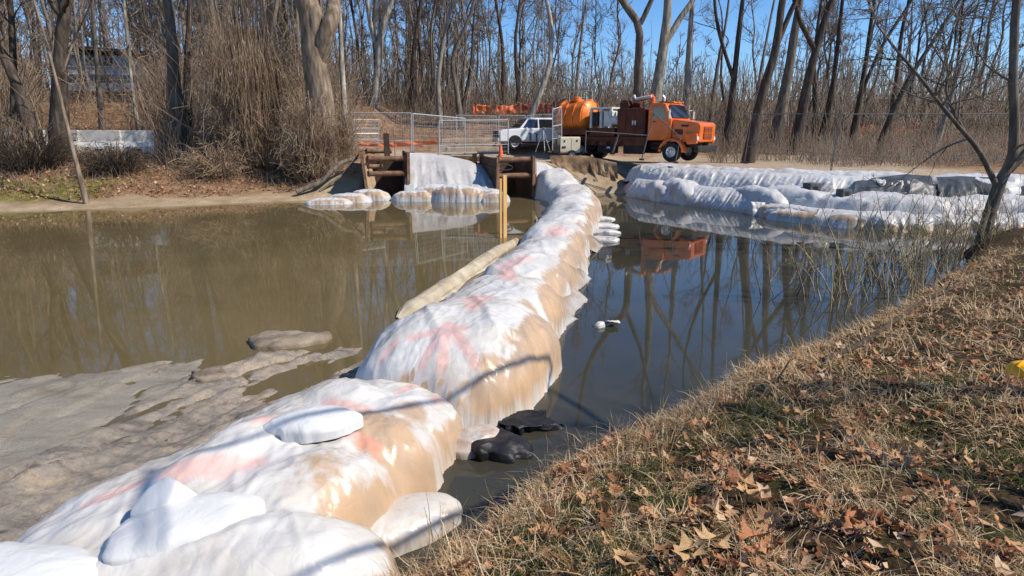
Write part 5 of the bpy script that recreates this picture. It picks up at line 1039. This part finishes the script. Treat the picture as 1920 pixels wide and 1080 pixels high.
for k in range(400):
    y = r.uniform(46, 74); px = r.uniform(-120, 2050); x = (px - 960) / F * y
    if 100 < px < 330 and y < 62: continue
    if 600 < px < 1080 and y < 53: continue
    if 1040 < px < 1340 and r.random() < 0.72: continue
    if px >= 1340 and r.random() < 0.45: continue
    i = int(r.integers(0, 6)); k_ = int(np.searchsorted([110, 330, 450, 640, 760, 880, 960, 1040, 1130, 1240, 1340, 1430, 1520, 1620, 1740], px))
    where = ['at the left picture edge', 'round the hillside house', 'right of the hillside house', 'behind the tall vine mound', 'above the left rusty box', 'above the grey sheet', 'above the bright orange net', 'above the pickup', 'above the orange tank', 'above the white blower',
             'above the truck cab and hood', 'just right of the truck', 'above the thick dark leaning trunk', 'above the faded orange net', 'above the orange red net', 'at the right picture edge'][k_]
    look = ('medium grey', 'tall thick dark', 'short slim grey', 'tall brown', 'short thin pale', 'tallest thick grey')[i]
    band = 'nearer' if y < 54 else ('middle' if y < 64 else 'farther')
    place(i, x, y, r.uniform(0.75, 1.1) * (0.9 if px > 640 else 1.0), r.uniform(0, 6.28), look + ' bare tree in the ' + band + ' wood ' + where, 'bare trees in the wood')
    cnt += 1
    if cnt >= 120: break
same = {}
for o in [o for o in COL.objects if o.get('group') == 'bare trees in the wood']: same.setdefault(o['label'], []).append(o)
for lb, os_ in same.items():
    if len(os_) < 2: continue
    os_.sort(key=lambda o: o.location.x / o.location.y); n_ = len(os_)
    names = {2: ('left', 'right'), 3: ('leftmost', 'middle', 'rightmost'), 4: ('leftmost', 'second', 'third', 'rightmost')}.get(n_, ('leftmost', 'second', 'third', 'fourth') + ('fifth',) * (n_ - 5) + ('rightmost',))
    for o, w_ in zip(os_, names): o['label'] = w_ + ' ' + lb

# far wood, one mass
parts = []; r = np.random.default_rng(78)
def wood_trees(parts, n, ylo, yhi, pxlo, pxhi, hlo, hhi, n1=14, n2=60, n3=110, tw=0.022):
    for k in range(n):
        y = r.uniform(ylo, yhi); px = r.uniform(pxlo, pxhi); x = (px - 960) / F * y; H = r.uniform(hlo, hhi); z = float(ground_h(x, y)); K = 6
        p = np.zeros((K, 3)); p[:, 2] = np.linspace(0, H, K); p[:, :2] = np.cumsum(r.normal(0, H * 0.015, (K, 2)), 0); p += np.array((x, y, z)); rr = r.uniform(0.10, 0.20) * np.linspace(1, 0.2, K)
        parts.append(tubes(p[None], rr[None], 5)); parts.append(crown(r, [(p, rr)], H * 0.22, n1, n2, n3, t0=0.12, twig=tw, lo=True))
wood_trees(parts, 120, 76, 125, -250, 2200, 10, 16, 12, 60, 130, 0.036)
wood_trees(parts, 90, 58, 95, -220, 640, 14, 20, 14, 70, 160, 0.029)
wood_trees(parts, 60, 62, 95, 600, 1060, 13, 18, 14, 80, 210, 0.025)
wood_trees(parts, 60, 48, 66, -200, 620, 15, 22, 16, 90, 240, 0.021)
v, f = join(parts); tag(link('far_wood', mesh_np('far_wood', v, f), M['twig_far']), 'grey brown mass of bare trees on the far hill', 'wood', kind='stuff')

# ------------------------------------------------------------------ brush and thickets
def sprigs(r, xy, hlo, hhi, K=5, lean=0.5, rad=0.011, droop=0.0, z=None, wig=0.14, sides=3):
    n = len(xy); z = ground_h(xy[:, 0], xy[:, 1]) if z is None else z
    p = np.column_stack([xy, z - 0.05]); L = r.uniform(hlo, hhi, n)[:, None] / (K - 1); a = r.uniform(0, 6.283, n); l = np.abs(r.normal(0, lean, n))
    d = np.column_stack([np.cos(a) * l, np.sin(a) * l, np.ones(n)]); d /= np.linalg.norm(d, axis=1)[:, None]; pts = [p]
    for k in range(K - 1):
        d = d + r.normal(0, wig, (n, 3)) + np.array((0, 0, -droop)) * k; d /= np.linalg.norm(d, axis=1)[:, None]; pts.append(pts[-1] + d * L)
    return tubes(np.stack(pts, 1), rad * r.uniform(0.6, 1.4, n)[:, None] * np.linspace(1, 0.35, K)[None], sides)
def scatter(r, n, pxlo, pxhi, ylo, yhi, ok=None):
    out = []
    while sum(map(len, out)) < n:
        px = r.uniform(pxlo, pxhi, n); y = r.uniform(ylo, yhi, n); xy = np.column_stack([(px - 960) / F * y, y]); m = np.ones(n, bool) if ok is None else ok(xy); out.append(xy[m])
    return np.concatenate(out)[:n]
r = np.random.default_rng(31)
okl = lambda xy: (sdist(xy[:, 0], xy[:, 1], SHORE, True) > 1.9 + 0.8 * fbm(np.column_stack([xy, xy[:, 0] * 0]), 2, 0.6)) & (xy[:, 0] < -7.6)
clump = lambda s, t: (lambda xy: okl(xy) & (fbm(np.column_stack([xy, xy[:, 0] * 0 + s]), 3, 0.35) > t))
def okf(xy):                                     # brush stays clear of the leafy slope and of the view to the house
    d = sdist(xy[:, 0], xy[:, 1], SHORE, True); px = 960 + F * xy[:, 0] / xy[:, 1]; return okl(xy) & (d > 5.0 + 1.5 * fbm(np.column_stack([xy, d * 0]), 2, 0.4)) & ~((px > 105) & (px < 315) & (xy[:, 1] < 60))
v, f = join([sprigs(r, scatter(r, 5200, -160, 670, 27, 40, okl), 0.25, 0.8, K=3, lean=0.9, rad=0.013, droop=0.15), sprigs(r, scatter(r, 5200, -160, 670, 31, 46, okf), 0.8, 2.8, K=4, lean=0.5, rad=0.017, droop=0.07), sprigs(r, scatter(r, 6800, -160, 670, 37, 62, lambda xy: (xy[:, 0] < -8) & okf(xy)), 1.5, 5.0, K=4, lean=0.32, rad=0.022, wig=0.12), sprigs(r, scatter(r, 1200, 100, 320, 36, 58), 0.4, 1.4, lean=0.5, rad=0.018)])
v2_, f2_ = sprigs(r, scatter(r, 1300, -160, 650, 34, 54, lambda xy: (xy[:, 0] < -8.5) & ~((960 + F * xy[:, 0] / xy[:, 1] > 110) & (960 + F * xy[:, 0] / xy[:, 1] < 310) & (xy[:, 1] < 58) & (np.sin(xy[:, 0] * 57) > -0.8))), 4.0, 10.0, K=8, lean=0.45, rad=0.024, wig=0.22, droop=0.012)
v, f = join([(v, f), (v2_, f2_)])
tag(link('undergrowth', mesh_np('undergrowth', v, f), M['brush']), 'tangled brown undergrowth covering the left bank', 'undergrowth', kind='stuff')
okr = lambda xy: (xy[:, 1] > 36.5 + 0.9 * np.clip(12 - xy[:, 0], 0, 8)) | ((xy[:, 0] > 16) & (xy[:, 1] > 31))
v, f = join([sprigs(r, scatter(r, 5500, 1320, 2080, 31, 50, okr), 0.5, 2.0, K=4, lean=0.4, rad=0.014, droop=0.04), sprigs(r, scatter(r, 4400, 1040, 2150, 44, 75, okr), 1.5, 6.5, K=4, lean=0.35, rad=0.026, wig=0.18), sprigs(r, scatter(r, 3800, 560, 1330, 52, 80), 1.5, 6.0, K=4, lean=0.35, rad=0.026, wig=0.18), sprigs(r, scatter(r, 2200, 640, 1050, 43.5, 56, lambda xy: (xy[:, 1] > 45.5) | (xy[:, 0] < -3)), 0.3, 1.3, K=3, lean=0.7, rad=0.018, wig=0.2), sprigs(r, scatter(r, 4200, -200, 2200, 76, 128), 4.0, 9.5, K=3, lean=0.2, rad=0.055, wig=0.08)])
tag(link('undergrowth', mesh_np('undergrowth', v, f), M['brush_grey']), 'dry brown brush along the wood edge behind the fence and truck', 'undergrowth', kind='stuff')
v, f = sprigs(r, scatter(r, 260, 560, 2100, 50, 76), 4.5, 10.0, K=8, lean=0.26, rad=0.05, wig=0.10, sides=5)
tag(link('saplings', mesh_np('saplings', v, f), M['bark_pale']), 'countless thin pale saplings standing through the wood', 'saplings', kind='stuff')
# vine mounds
def mound(px, py, depth, w, h, n, label, seed, mat='brush', rad=0.014, cat='thicket'):
    r = np.random.default_rng(seed); c = D(px, py, depth); z = float(ground_h(c[0], depth)); o = thing('vine_thicket', label, cat, (c[0], depth, z), 0, 'vine thickets on the left bank')
    a = r.uniform(0, 6.283, n); q = r.uniform(0, 1, n) ** 0.6; K = 7; t = np.linspace(0, 1, K)
    ph = r.uniform(0.15, 1.0, n); R = w * np.sqrt(q)
    # arching canes: rise to the shell of the mound and hang down again
    x = np.outer(R * np.cos(a) * 0.4, 1 - t) + np.outer(R * np.cos(a), t); y = np.outer(R * np.sin(a) * 0.4, 1 - t) + np.outer(R * np.sin(a), t)
    hh = h * np.sqrt(np.clip(1 - (R / w * 0.85) ** 2, 0.05, 1)) * ph; zz = hh[:, None] * np.sin(np.clip(t * 0.92 + 0.02, 0, 1)[None] * math.pi * r.uniform(0.5, 0.95, n)[:, None]) ** 0.7
    pt = np.stack([x, y, zz], -1) + np.cumsum(r.normal(0, 0.09, (n, K, 3)), 1)
    v, f = tubes(pt, rad * r.uniform(0.6, 1.5, n)[:, None] * np.linspace(1, 0.5, K)[None], 3); tag(link('canes', mesh_np('canes', v, f), M[mat], o), kind='stuff')
    s = MB()
    for k in range(7): s.tube([(0.3 * math.cos(k), 0.3 * math.sin(k), -0.1), (0.6 * math.cos(k), 0.5 * math.sin(k), h * 0.4), (0.5 * math.cos(k + 1), 0.7 * math.sin(k), h * 0.8)], [0.05, 0.04, 0.02], 6)
    s.build('stems', M['bark_brown'], o, smooth=True); return o
mound(478, 300, 34.0, 2.8, 10.5, 1900, 'tall rounded mound of tangled tan vines left of the massive tree', 1)
mound(585, 330, 32.6, 1.9, 5.0, 1100, 'dark tangle of vines hanging at the foot of the massive tree', 2)
mound(640, 320, 34.0, 1.0, 3.6, 420, 'narrow curtain of vines between the massive tree and the fence', 3)
mound(410, 330, 32.0, 2.0, 2.0, 500, 'low reddish bramble heap below the tall vine mound', 4)
mound(60, 320, 31.0, 2.4, 2.4, 600, 'dark bramble heap at the left edge below the pale barriers', 5, 'bark_dark')
mound(215, 318, 31.0, 1.8, 1.7, 450, 'dark low bramble between the leaning sapling and the leaf slope', 6, 'bark_dark')
# fallen logs by the left box
for k, (pts, ys, rad, lb) in enumerate(((((556, 360), (600, 342), (640, 305), (668, 296)), (30.0, 30.6, 31.5, 32.2), 0.13, 'thick fallen trunk sloping down to the mud beside the left rusty box'), (((600, 358), (640, 330), (672, 290)), (30.6, 31.2, 32.0), 0.06, 'thin fallen branch lying next to the thick fallen trunk'))):
    p = [D(*a, y) for a, y in zip(pts, ys)]; o = thing('fallen_log', lb, 'log', p[0]); MB().tube([q - p[0] for q in p], [rad, rad, rad * 0.9, rad * 0.7][:len(p)], 10).build('log_body', M['bark_grey'], o, smooth=True)
    MB().tube([p[1] - p[0], p[1] - p[0] + np.array((0.5, -0.1, 0.6))], [rad * 0.4, rad * 0.15], 6).build('branch_stub', M['bark_grey'], o, smooth=True)

# ------------------------------------------------------------------ right foreground tree and shrubs at the water's edge
def rt():
    r = np.random.default_rng(4); dp = 16.2
    b = D(1843, 455, dp); fk = D(1869, 350, dp); c = np.array((b[0], b[1], float(ground_h(b[0], b[1])) - 0.1))
    o = thing('bank_tree', 'dark many stemmed bare tree on the near bank at the right edge', 'tree', c)
    stems = []
    m = [c.copy(), b, fk, D(1893, 315, dp), D(1903, 260, dp), D(1899, 130, dp), D(1905, 0, dp)]; q = m[-1]; d = np.array((0.02, 0.02, 1.0))
    for k in range(6): d = d + r.normal(0, 0.06, 3); d /= np.linalg.norm(d); q = q + d * 1.7; m.append(q)
    m = np.array(m); stems.append((m, np.concatenate([[0.2, 0.16, 0.14, 0.12, 0.105, 0.10, 0.095], np.linspace(0.09, 0.03, 6)])))
    l = np.array([fk, D(1835, 278, dp - 0.2), D(1783, 222, dp - 0.4), D(1736, 158, dp - 0.5), D(1677, 90, dp - 0.6), D(1640, 40, dp - 0.7)]); stems.append((l, np.array([0.075, 0.06, 0.05, 0.042, 0.03, 0.016])))
    l2 = np.array([D(1838, 285, dp), D(1800, 240, dp + 0.3), D(1770, 170, dp + 0.5), D(1790, 90, dp + 0.7), D(1800, 20, dp + 0.8)]); stems.append((l2, np.array([0.04, 0.036, 0.03, 0.024, 0.014])))
    l3 = np.array([D(1893, 320, dp), D(1925, 285, dp), D(1985, 200, dp + 0.4), D(2040, 80, dp + 0.8), D(2070, -60, dp + 1)]); stems.append((l3, np.array([0.09, 0.08, 0.06, 0.05, 0.03])))
    l4 = np.array([D(1862, 370, dp), D(1850, 400, dp - 0.1), D(1838, 440, dp - 0.2), c + np.array((-0.25, -0.1, 0))]); stems.append((l4[::-1], np.array([0.08, 0.07, 0.06, 0.05])))
    v, f = stem_mesh(stems, 10, seed=3, rough=0.04); link('trunk', mesh_np('trunk', v - c, f), M['bark_grey'], o)
    v, f = crown(r, stems[:4], 2.6, 50, 240, 560, t0=0.15, twig=0.011, ang=52, up=0.04); link('crown', mesh_np('crown', v - c, f), M['bark_grey'], o)
rt()
# tree beside the camera: only the shadows of two of its limbs reach the picture, across the dam
def shade_tree():
    r = np.random.default_rng(14); bx_, by_ = 12.0, -3.6; c = np.array((bx_, by_, float(ground_h(bx_, by_)) - 0.1))
    o = thing('shade_tree', 'bare tree right of the camera casting thin branch shadows over the dam', 'tree', c)
    m = np.array([c + np.array((0.15 * k * (k % 2), 0.1 * k, 1.5 * k)) for k in range(9)]); stems = [(m, np.linspace(0.2, 0.06, 9))]
    ts = np.array(TOSUN)
    up_ = lambda p, z: p + ts * ((z - p[2]) / ts[2])
    sh1 = [(P(1010, 700, 0.0), 6.9), (P(960, 716, 0.1), 7.0), (P(800, 742, 0.7), 7.2), (P(640, 772, 0.8), 7.3), (P(520, 800, 0.78), 7.4), (P(400, 850, 0.75), 7.5), (P(285, 872, 0.65), 7.6), (P(250, 960, 0.7), 7.7), (P(240, 1050, 0.6), 7.8)]
    sh2 = [(P(1100, 850, 0.0), 6.0), (P(980, 915, 0.0), 6.1), (P(830, 970, 0.2), 6.2), (P(720, 1020, 0.4), 6.3), (P(620, 1060, 0.5), 6.4), (P(540, 1090, 0.6), 6.5)]
    for sh, j, r0 in ((sh1, m[5], 0.034), (sh2, m[4], 0.04)):
        lim = [up_(p, z) for p, z in sh]; stems.append((np.array([j] + lim), np.concatenate([[r0 * 1.5], np.linspace(r0, r0 * 0.5, len(lim))])))
    sh3 = [(P(285, 872, 0.65), 7.6), (P(282, 940, 0.7), 7.65), (P(275, 1050, 0.6), 7.8)]; stems.append((np.array([up_(p, z) for p, z in sh3]), np.array([0.02, 0.02, 0.015])))
    v, f = stem_mesh(stems, 8, seed=5, rough=0.03); link('trunk', mesh_np('trunk', v - c, f), M['bark_grey'], o)
    v, f = crown(r, stems[:1], 2.2, 14, 30, 40, t0=0.6, twig=0.006); link('crown', mesh_np('crown', v - c, f), M['bark_grey'], o)
shade_tree()
def shade_tree_two():
    r = np.random.default_rng(15); c = np.array((14.2, 1.2, float(ground_h(14.2, 1.2)) - 0.1)); o = thing('shade_tree', 'bare tree farther right of the camera casting branch shadows over the grassy bank', 'tree', c)
    m = np.array([c + np.array((0.2 * (k % 2), 0.12 * k, 1.6 * k)) for k in range(9)]); stems = [(m, np.linspace(0.22, 0.05, 9))]
    v, f = stem_mesh(stems, 8, seed=6, rough=0.03); link('trunk', mesh_np('trunk', v - c, f), M['bark_grey'], o)
    v, f = crown(r, stems, 4.5, 11, 22, 10, t0=0.3, twig=0.010); link('crown', mesh_np('crown', v - c, f), M['bark_grey'], o)
shade_tree_two()
r = np.random.default_rng(8)
SH = [(1480, 560, 'leafless stems standing in the pool left of the shrub row'), (1545, 530, 'sparse twigs rising from the waterline second from the left of the shrub row'), (1600, 560, 'olive twig clump where the dark bank edge meets the pool'), (1650, 520, 'tall twig clump in the middle of the shrub row'), (1690, 545, 'dense olive clump right of the tall twig clump'),
      (1735, 490, 'yellowish shrub left of the dark bank tree'), (1775, 500, 'leafless shrub nearest the left side of the bank tree'), (1820, 475, 'twiggy shrub at the foot of the bank tree'), (1870, 470, 'twiggy shrub just right of the bank tree foot'), (1910, 465, 'shrub clump cut by the right picture edge')]
for k, (px, py, lb) in enumerate(SH):
    c = P(px, py, 0.1); o = thing('bare_shrub', lb, 'shrub', (c[0], c[1], 0.0), 0, 'bare shrubs along the near waterline'); n = (18, 24, 42, 50, 54, 54, 54, 54, 50, 50)[k]
    n = max(6, n // 3); K = 7; a = r.uniform(0, 6.283, n); p = np.column_stack([r.normal(0, 0.40, (n, 2)), np.full(n, -0.05)]); d = np.column_stack([np.cos(a) * 0.28, np.sin(a) * 0.28, np.ones(n)]); L = r.uniform(0.9, 2.3 if k != 3 else 3.0, n)[:, None] / (K - 1); pts = [p]
    for j in range(K - 1): d = d + r.normal(0, 0.13, (n, 3)); d /= np.linalg.norm(d, axis=1)[:, None]; pts.append(pts[-1] + d * L)
    S_ = np.stack(pts, 1); R_ = (0.013 * r.uniform(0.6, 1.3, n))[:, None] * np.linspace(1, 0.35, K)[None]; b1, r1 = branches(r, S_, R_, n * 5, 0.15, 1.0, 0.8, 38, 4, 0.6, 0.05, 0.2, 0.005); b2, r2 = branches(r, b1, r1, n * 7, 0.2, 1.0, 0.4, 42, 4, 0.7, 0.05, 0.2, 0.004)
    tag(link('stems', mesh_np('stems', *tubes(S_, R_, 4)), M['bark_grey' if k % 3 == 0 else 'reed'], o), kind='stuff'); tag(link('twigs', mesh_np('twigs', *join([tubes(b1, r1, 3), tubes(b2, r2, 3)])), M['reed'], o), kind='stuff')

# ------------------------------------------------------------------ near bank: grass, leaves, sticks, hard hat
def bank_pts(r, n, rlo, rhi, dmin=0.02, pw=1.0, alo=-22, ahi=62):
    out = []
    while sum(map(len, out)) < n:
        R = rlo + (rhi - rlo) * r.uniform(0, 1, n * 2) ** pw; a = np.radians(r.uniform(alo, ahi, n * 2)); xy = np.column_stack([R * np.sin(a), R * np.cos(a)])
        xy = xy[bank_z(xy[:, 0], xy[:, 1])[1] > dmin]; out.append(xy)
    return np.concatenate(out)[:n]
def blades(r, xy, llo, lhi, w, tone, lean=1.0, droop=0.5, K=4):
    n = len(xy); z = bank_z(xy[:, 0], xy[:, 1])[0]; p = np.column_stack([xy, z - 0.01]); a = r.uniform(0, 6.283, n); l = np.abs(r.normal(lean, lean * 0.5, n))
    d = np.column_stack([np.cos(a) * l, np.sin(a) * l, np.ones(n)]); d /= np.linalg.norm(d, axis=1)[:, None]; L = (r.uniform(llo, lhi, n) / (K - 1))[:, None]; pts = [p]
    for k in range(K - 1):
        d = d + r.normal(0, 0.14, (n, 3)) + np.array((0, 0, -droop * 0.4)); d /= np.linalg.norm(d, axis=1)[:, None]; pts.append(pts[-1] + d * L)
    pt = np.stack(pts, 1); gz = bank_z(pt[:, :, 0].ravel(), pt[:, :, 1].ravel())[0].reshape(n, K); pt[:, 1:, 2] = np.where(gz[:, 1:] > 0, np.maximum(pt[:, 1:, 2], gz[:, 1:] + 0.004), pt[:, 1:, 2])
    sd_ = np.column_stack([-np.sin(a), np.cos(a), r.normal(0, 0.3, n)])[:, None, :] * (w * r.uniform(0.6, 1.4, n))[:, None, None] * np.array([1, 0.9, 0.6, 0.12] if K == 4 else [1, 0.8, 0.12])[None, :, None] / 2
    v = np.stack([pt - sd_, pt + sd_], 2); idx = np.arange(n * K * 2).reshape(n, K, 2)
    q = np.stack([idx[:, :-1, 0], idx[:, :-1, 1], idx[:, 1:, 1], idx[:, 1:, 0]], -1).reshape(-1, 4); return v.reshape(-1, 3), q, np.repeat(tone, K * 2)
def tones(r, xy, green):
    n = fbm(np.column_stack([xy, xy[:, 0] * 0 + 2]), 3, 0.9); t = r.uniform(0.25, 0.98, len(xy)); g_ = r.uniform(0, 1, len(xy)) < np.clip(green + 0.9 * n, 0.02, 0.75)
    d = bank_z(xy[:, 0], xy[:, 1])[1]; g_ &= d > 0.7; t[g_] = r.uniform(0.0, 0.19, g_.sum()); return t
r = np.random.default_rng(12); B = []
def clumpy(xy, s, t): return xy[(fbm(np.column_stack([xy, xy[:, 0] * 0 + s]), 3, 2.6) > r.uniform(t - 0.35, t + 0.1, len(xy)))]
xy = clumpy(bank_pts(r, 92000, 1.3, 6.5, pw=1.1), 3, 0.05); B.append(blades(r, xy, 0.06, 0.24, 0.0052, np.clip(tones(r, xy, 0.36) * 1.06, 0, 1), 1.6, 0.6))
xy = bank_pts(r, 40000, 1.5, 6.0, 0.8); g_ = fbm(np.column_stack([xy, xy[:, 0] * 0 + 2]), 3, 0.9); g2 = fbm(np.column_stack([xy, xy[:, 0] * 0 + 5]), 2, 3.5); xy = xy[(g_ > 0.05) & (g2 > 0.12)]; B.append(blades(r, xy, 0.05, 0.13, 0.0055, r.uniform(0.0, 0.17, len(xy)), 0.7, 0.5))
xy = clumpy(bank_pts(r, 36000, 5.5, 19, pw=1.1), 4, -0.05); B.append(blades(r, xy, 0.08, 0.26, 0.010, tones(r, xy, 0.05), 1.5, 0.6, K=3))
xy = bank_pts(r, 60000, 1.5, 18, pw=1.2); dd = bank_z(xy[:, 0], xy[:, 1])[1]; cl = fbm(np.column_stack([xy, dd * 0 + 6]), 2, 1.4); xy = xy[(dd < 0.9) & (cl > -0.15)]; B.append(blades(r, xy, 0.12, 0.38, 0.006, r.uniform(0.3, 1, len(xy)), 1.3, 0.9))
vv, ff, tt_, b = [], [], [], 0
for v, q, t in B: vv.append(v); ff.append(q + b); tt_.append(t); b += len(v)
tag(link('dry_grass', mesh_np('dry_grass', np.concatenate(vv), np.concatenate(ff), attrs={'tone': np.concatenate(tt_)}), M['grass']), 'matted dry grass with green tufts on the near bank', 'grass', kind='stuff')
# leaf shapes
def leaf_mesh(seed):
    r = np.random.default_rng(seed); lob = [(0, 0.05), (0.10, 0.16), (0.34, 0.10), (0.30, 0.26), (0.50, 0.42), (0.34, 0.46), (0.36, 0.66), (0.20, 0.62), (0.10, 0.80), (0, 1.0)]
    pts = [(x * r.uniform(0.8, 1.15), y + r.normal(0, 0.015)) for x, y in lob] + [(-x * r.uniform(0.8, 1.15), y + r.normal(0, 0.015)) for x, y in lob[-2:0:-1]]
    cu, cv = r.uniform(0.5, 1.8), r.uniform(-0.9, 0.9); f3 = lambda x, y: (x, y - 0.5, cu * x * x + cv * (y - 0.5) ** 2 + r.normal(0, 0.05) + 0.05)
    v = [f3(*p) for p in pts] + [f3(0, 0.3), f3(0, 0.55)]; n = len(pts); f = []
    for i in range(n):
        a, b_ = pts[i], pts[(i + 1) % n]; f.append((i, (i + 1) % n, n if (a[1] + b_[1]) / 2 < 0.44 else n + 1))
    v += [(0.012, -0.5, 0.06), (-0.012, -0.5, 0.06), (0.0, -0.85, 0.12 + r.normal(0, 0.06))]; f.append((n + 2, n + 3, n + 4)); f.append((0, n, n + 1))
    me = mesh_np('leaf', np.array(v), np.array(f), smooth=False); me.materials.append(M['leaf']); return me
LM = [leaf_mesh(k) for k in range(8)]
r = np.random.default_rng(21); xy = bank_pts(r, 270, 2.0, 8.5, 0.25, 1.0, -8, 50); hz = bank_z(xy[:, 0], xy[:, 1])[0]
big = [(1330, 1045, 0.20), (1400, 1040, 0.21), (1440, 1005, 0.17), (1335, 985, 0.15), (1345, 880, 0.15), (1400, 935, 0.16), (1290, 1065, 0.18), (1700, 960, 0.12), (1425, 945, 0.12), (1370, 915, 0.13)]
def bank_hit(px, py):
    z = 0.8
    for _ in range(25): p = P(px, py, z); z = max(0.5 * z + 0.5 * float(bank_z(p[0], p[1])[0]), 0.03)
    return P(px, py, z)
for k in range(len(xy) + len(big)):
    o = link('leaf', LM[int(r.integers(0, 8))], None, bank_o)
    if k < len(xy): o.location = (xy[k, 0], xy[k, 1], hz[k] + r.uniform(0.02, 0.06)); s = r.uniform(0.08, 0.18); o.rotation_euler = (r.normal(0, 0.5), r.normal(0, 0.5), r.uniform(0, 6.28))
    else:
        p = bank_hit(*big[k - len(xy)][:2]); o.location = (p[0], p[1], p[2] + 0.10); s = big[k - len(xy)][2] * 1.15; o.rotation_euler = (r.normal(0.35, 0.25), r.normal(0, 0.4), r.uniform(-0.6, 0.6))
    o.scale = (s, s, s)
def litter(r, xy, z, slo, shi):
    n = len(xy); s = r.uniform(slo, shi, n); a = r.uniform(0, 6.283, n); base = np.array([(-0.5, 0, 0.12), (0, -0.28, 0), (0.5, 0, 0.15), (0, 0.28, 0.05), (0.0, 0.0, -0.06)])
    e1 = np.column_stack([np.cos(a), np.sin(a), r.normal(0, 0.45, n)]); e2 = np.column_stack([-np.sin(a), np.cos(a), r.normal(0, 0.45, n)]); e3 = np.cross(e1, e2)
    v = np.column_stack([xy, z])[:, None, :] + s[:, None, None] * (e1[:, None] * base[None, :, 0, None] + e2[:, None] * base[None, :, 1, None] + e3[:, None] * base[None, :, 2, None])
    t = np.array([(0, 1, 4), (1, 2, 4), (2, 3, 4), (3, 0, 4)]); f = (np.arange(n)[:, None, None] * 5 + t[None]).reshape(-1, 3); return v.reshape(-1, 3), f, np.repeat(r.uniform(0, 1, n), 5)
r = np.random.default_rng(22); xy = clumpy(bank_pts(r, 11000, 1.4, 17, 0.05, 1.0), 8, 0.12); v, f, t = litter(r, xy, bank_z(xy[:, 0], xy[:, 1])[0] + r.uniform(0.01, 0.05, len(xy)), 0.035, 0.10)
tag(link('leaf_litter', mesh_np('leaf_litter', v, f, smooth=False, attrs={'tone': t}), M['litter']), 'small broken brown leaves strewn over the near bank', 'leaf litter', kind='stuff')
xy = scatter(r, 9000, -160, 670, 27, 44, okl); v, f, t = litter(r, xy, ground_h(xy[:, 0], xy[:, 1]) + r.uniform(0.02, 0.12, len(xy)), 0.08, 0.22)
tag(link('leaf_litter', mesh_np('leaf_litter', v, f, smooth=False, attrs={'tone': t}), M['litter']), 'orange brown leaf litter on the left bank slope', 'leaf litter', kind='stuff')
# tall dry stalks at the bank edge and sticks
r = np.random.default_rng(23)
for k, (px, py, lb) in enumerate(((1040, 920, 'tuft of bare stalks at the bank edge by the sunken sack'), (1270, 830, 'tuft of tall dry stalks beside the long stick on the bank edge'), (1215, 870, 'greenish stalk tuft on the bank edge left of the tall dry stalks'), (1330, 800, 'dry stalk tuft right of the tall dry stalks'), (830, 1050, 'few bent stalks over the water at the bottom of the bank'), (960, 1010, 'low stalk tuft on the lower bank edge'), (1420, 770, 'short stalk tuft in the middle of the bank edge'))):
    p = bank_hit(px, py); o = thing('stalk_tuft', lb, 'dry stalks', p, 0, 'stalk tufts along the bank edge'); n = 16 if k != 2 else 22
    v, f = sprigs(r, r.normal(0, 0.10, (n, 2)), 0.2, 0.55, K=6, lean=0.45, rad=0.0035, z=np.zeros(n), wig=0.12); tag(link('stalks', mesh_np('stalks', v, f), M['reed'], o), kind='stuff')
for k, (a, b_, rad, lb) in enumerate((((1110, 884), (1182, 856), 0.014, 'pale short stick lying on the bank edge by the dark water'), ((1400, 752), (1475, 712), 0.03, 'brown fallen branch on the bank edge in the middle distance'), ((960, 1075), (1130, 985), 0.008, 'thin pale stick across the grass at the bottom of the bank'), ((1530, 684), (1860, 508), 0.035, 'long dark branch added along the far bank edge in place of a shadow line'))):  # last one is added: a dark branch standing in for a shadow line
    p0, p1 = bank_hit(*a), bank_hit(*b_); n = 9; pts = []
    for t in np.linspace(0, 1, n):
        q = p0 * (1 - t) + p1 * t; q[2] = max(float(bank_z(q[0], q[1])[0]), 0.0) + rad + 0.02 + r.normal(0, 0.006); q[:2] += r.normal(0, 0.02, 2); pts.append(q - p0)
    o = thing('stick', lb, 'stick', p0); MB().tube(pts, list(np.linspace(rad, rad * 0.5, n)), 8).build('stick_body', M['bark_dark'] if k in (1, 3) else M['bark_pale'], o, smooth=True)
    MB().tube([pts[5], pts[5] + np.array((0.05, 0.04, 0.05)) * rad * 120], [rad * 0.5, rad * 0.2], 6).build('side_twig', M['bark_dark'] if k in (1, 3) else M['bark_pale'], o, smooth=True)
hp = bank_hit(1903, 712); ht = thing('hard_hat', 'yellow plastic hard hat lying in the dry grass at the right edge', 'hard hat', (hp[0] + 0.06, hp[1], hp[2] + 0.02), 0.4)
MB().lathe([(0.135, 0.0), (0.135, 0.05), (0.125, 0.095), (0.10, 0.135), (0.06, 0.155), (0.0, 0.162)], n=32).build('shell', M['hat'], ht, smooth=True)
MB().lathe([(0.13, 0.0), (0.165, -0.008), (0.168, 0.002), (0.13, 0.016)], n=32).build('brim', M['hat'], ht, smooth=True)
MB().tube([(-0.11, 0, 0.125), (-0.05, 0, 0.168), (0.05, 0, 0.168), (0.11, 0, 0.125)], 0.016, 8).build('ridge', M['hat'], ht, smooth=True)
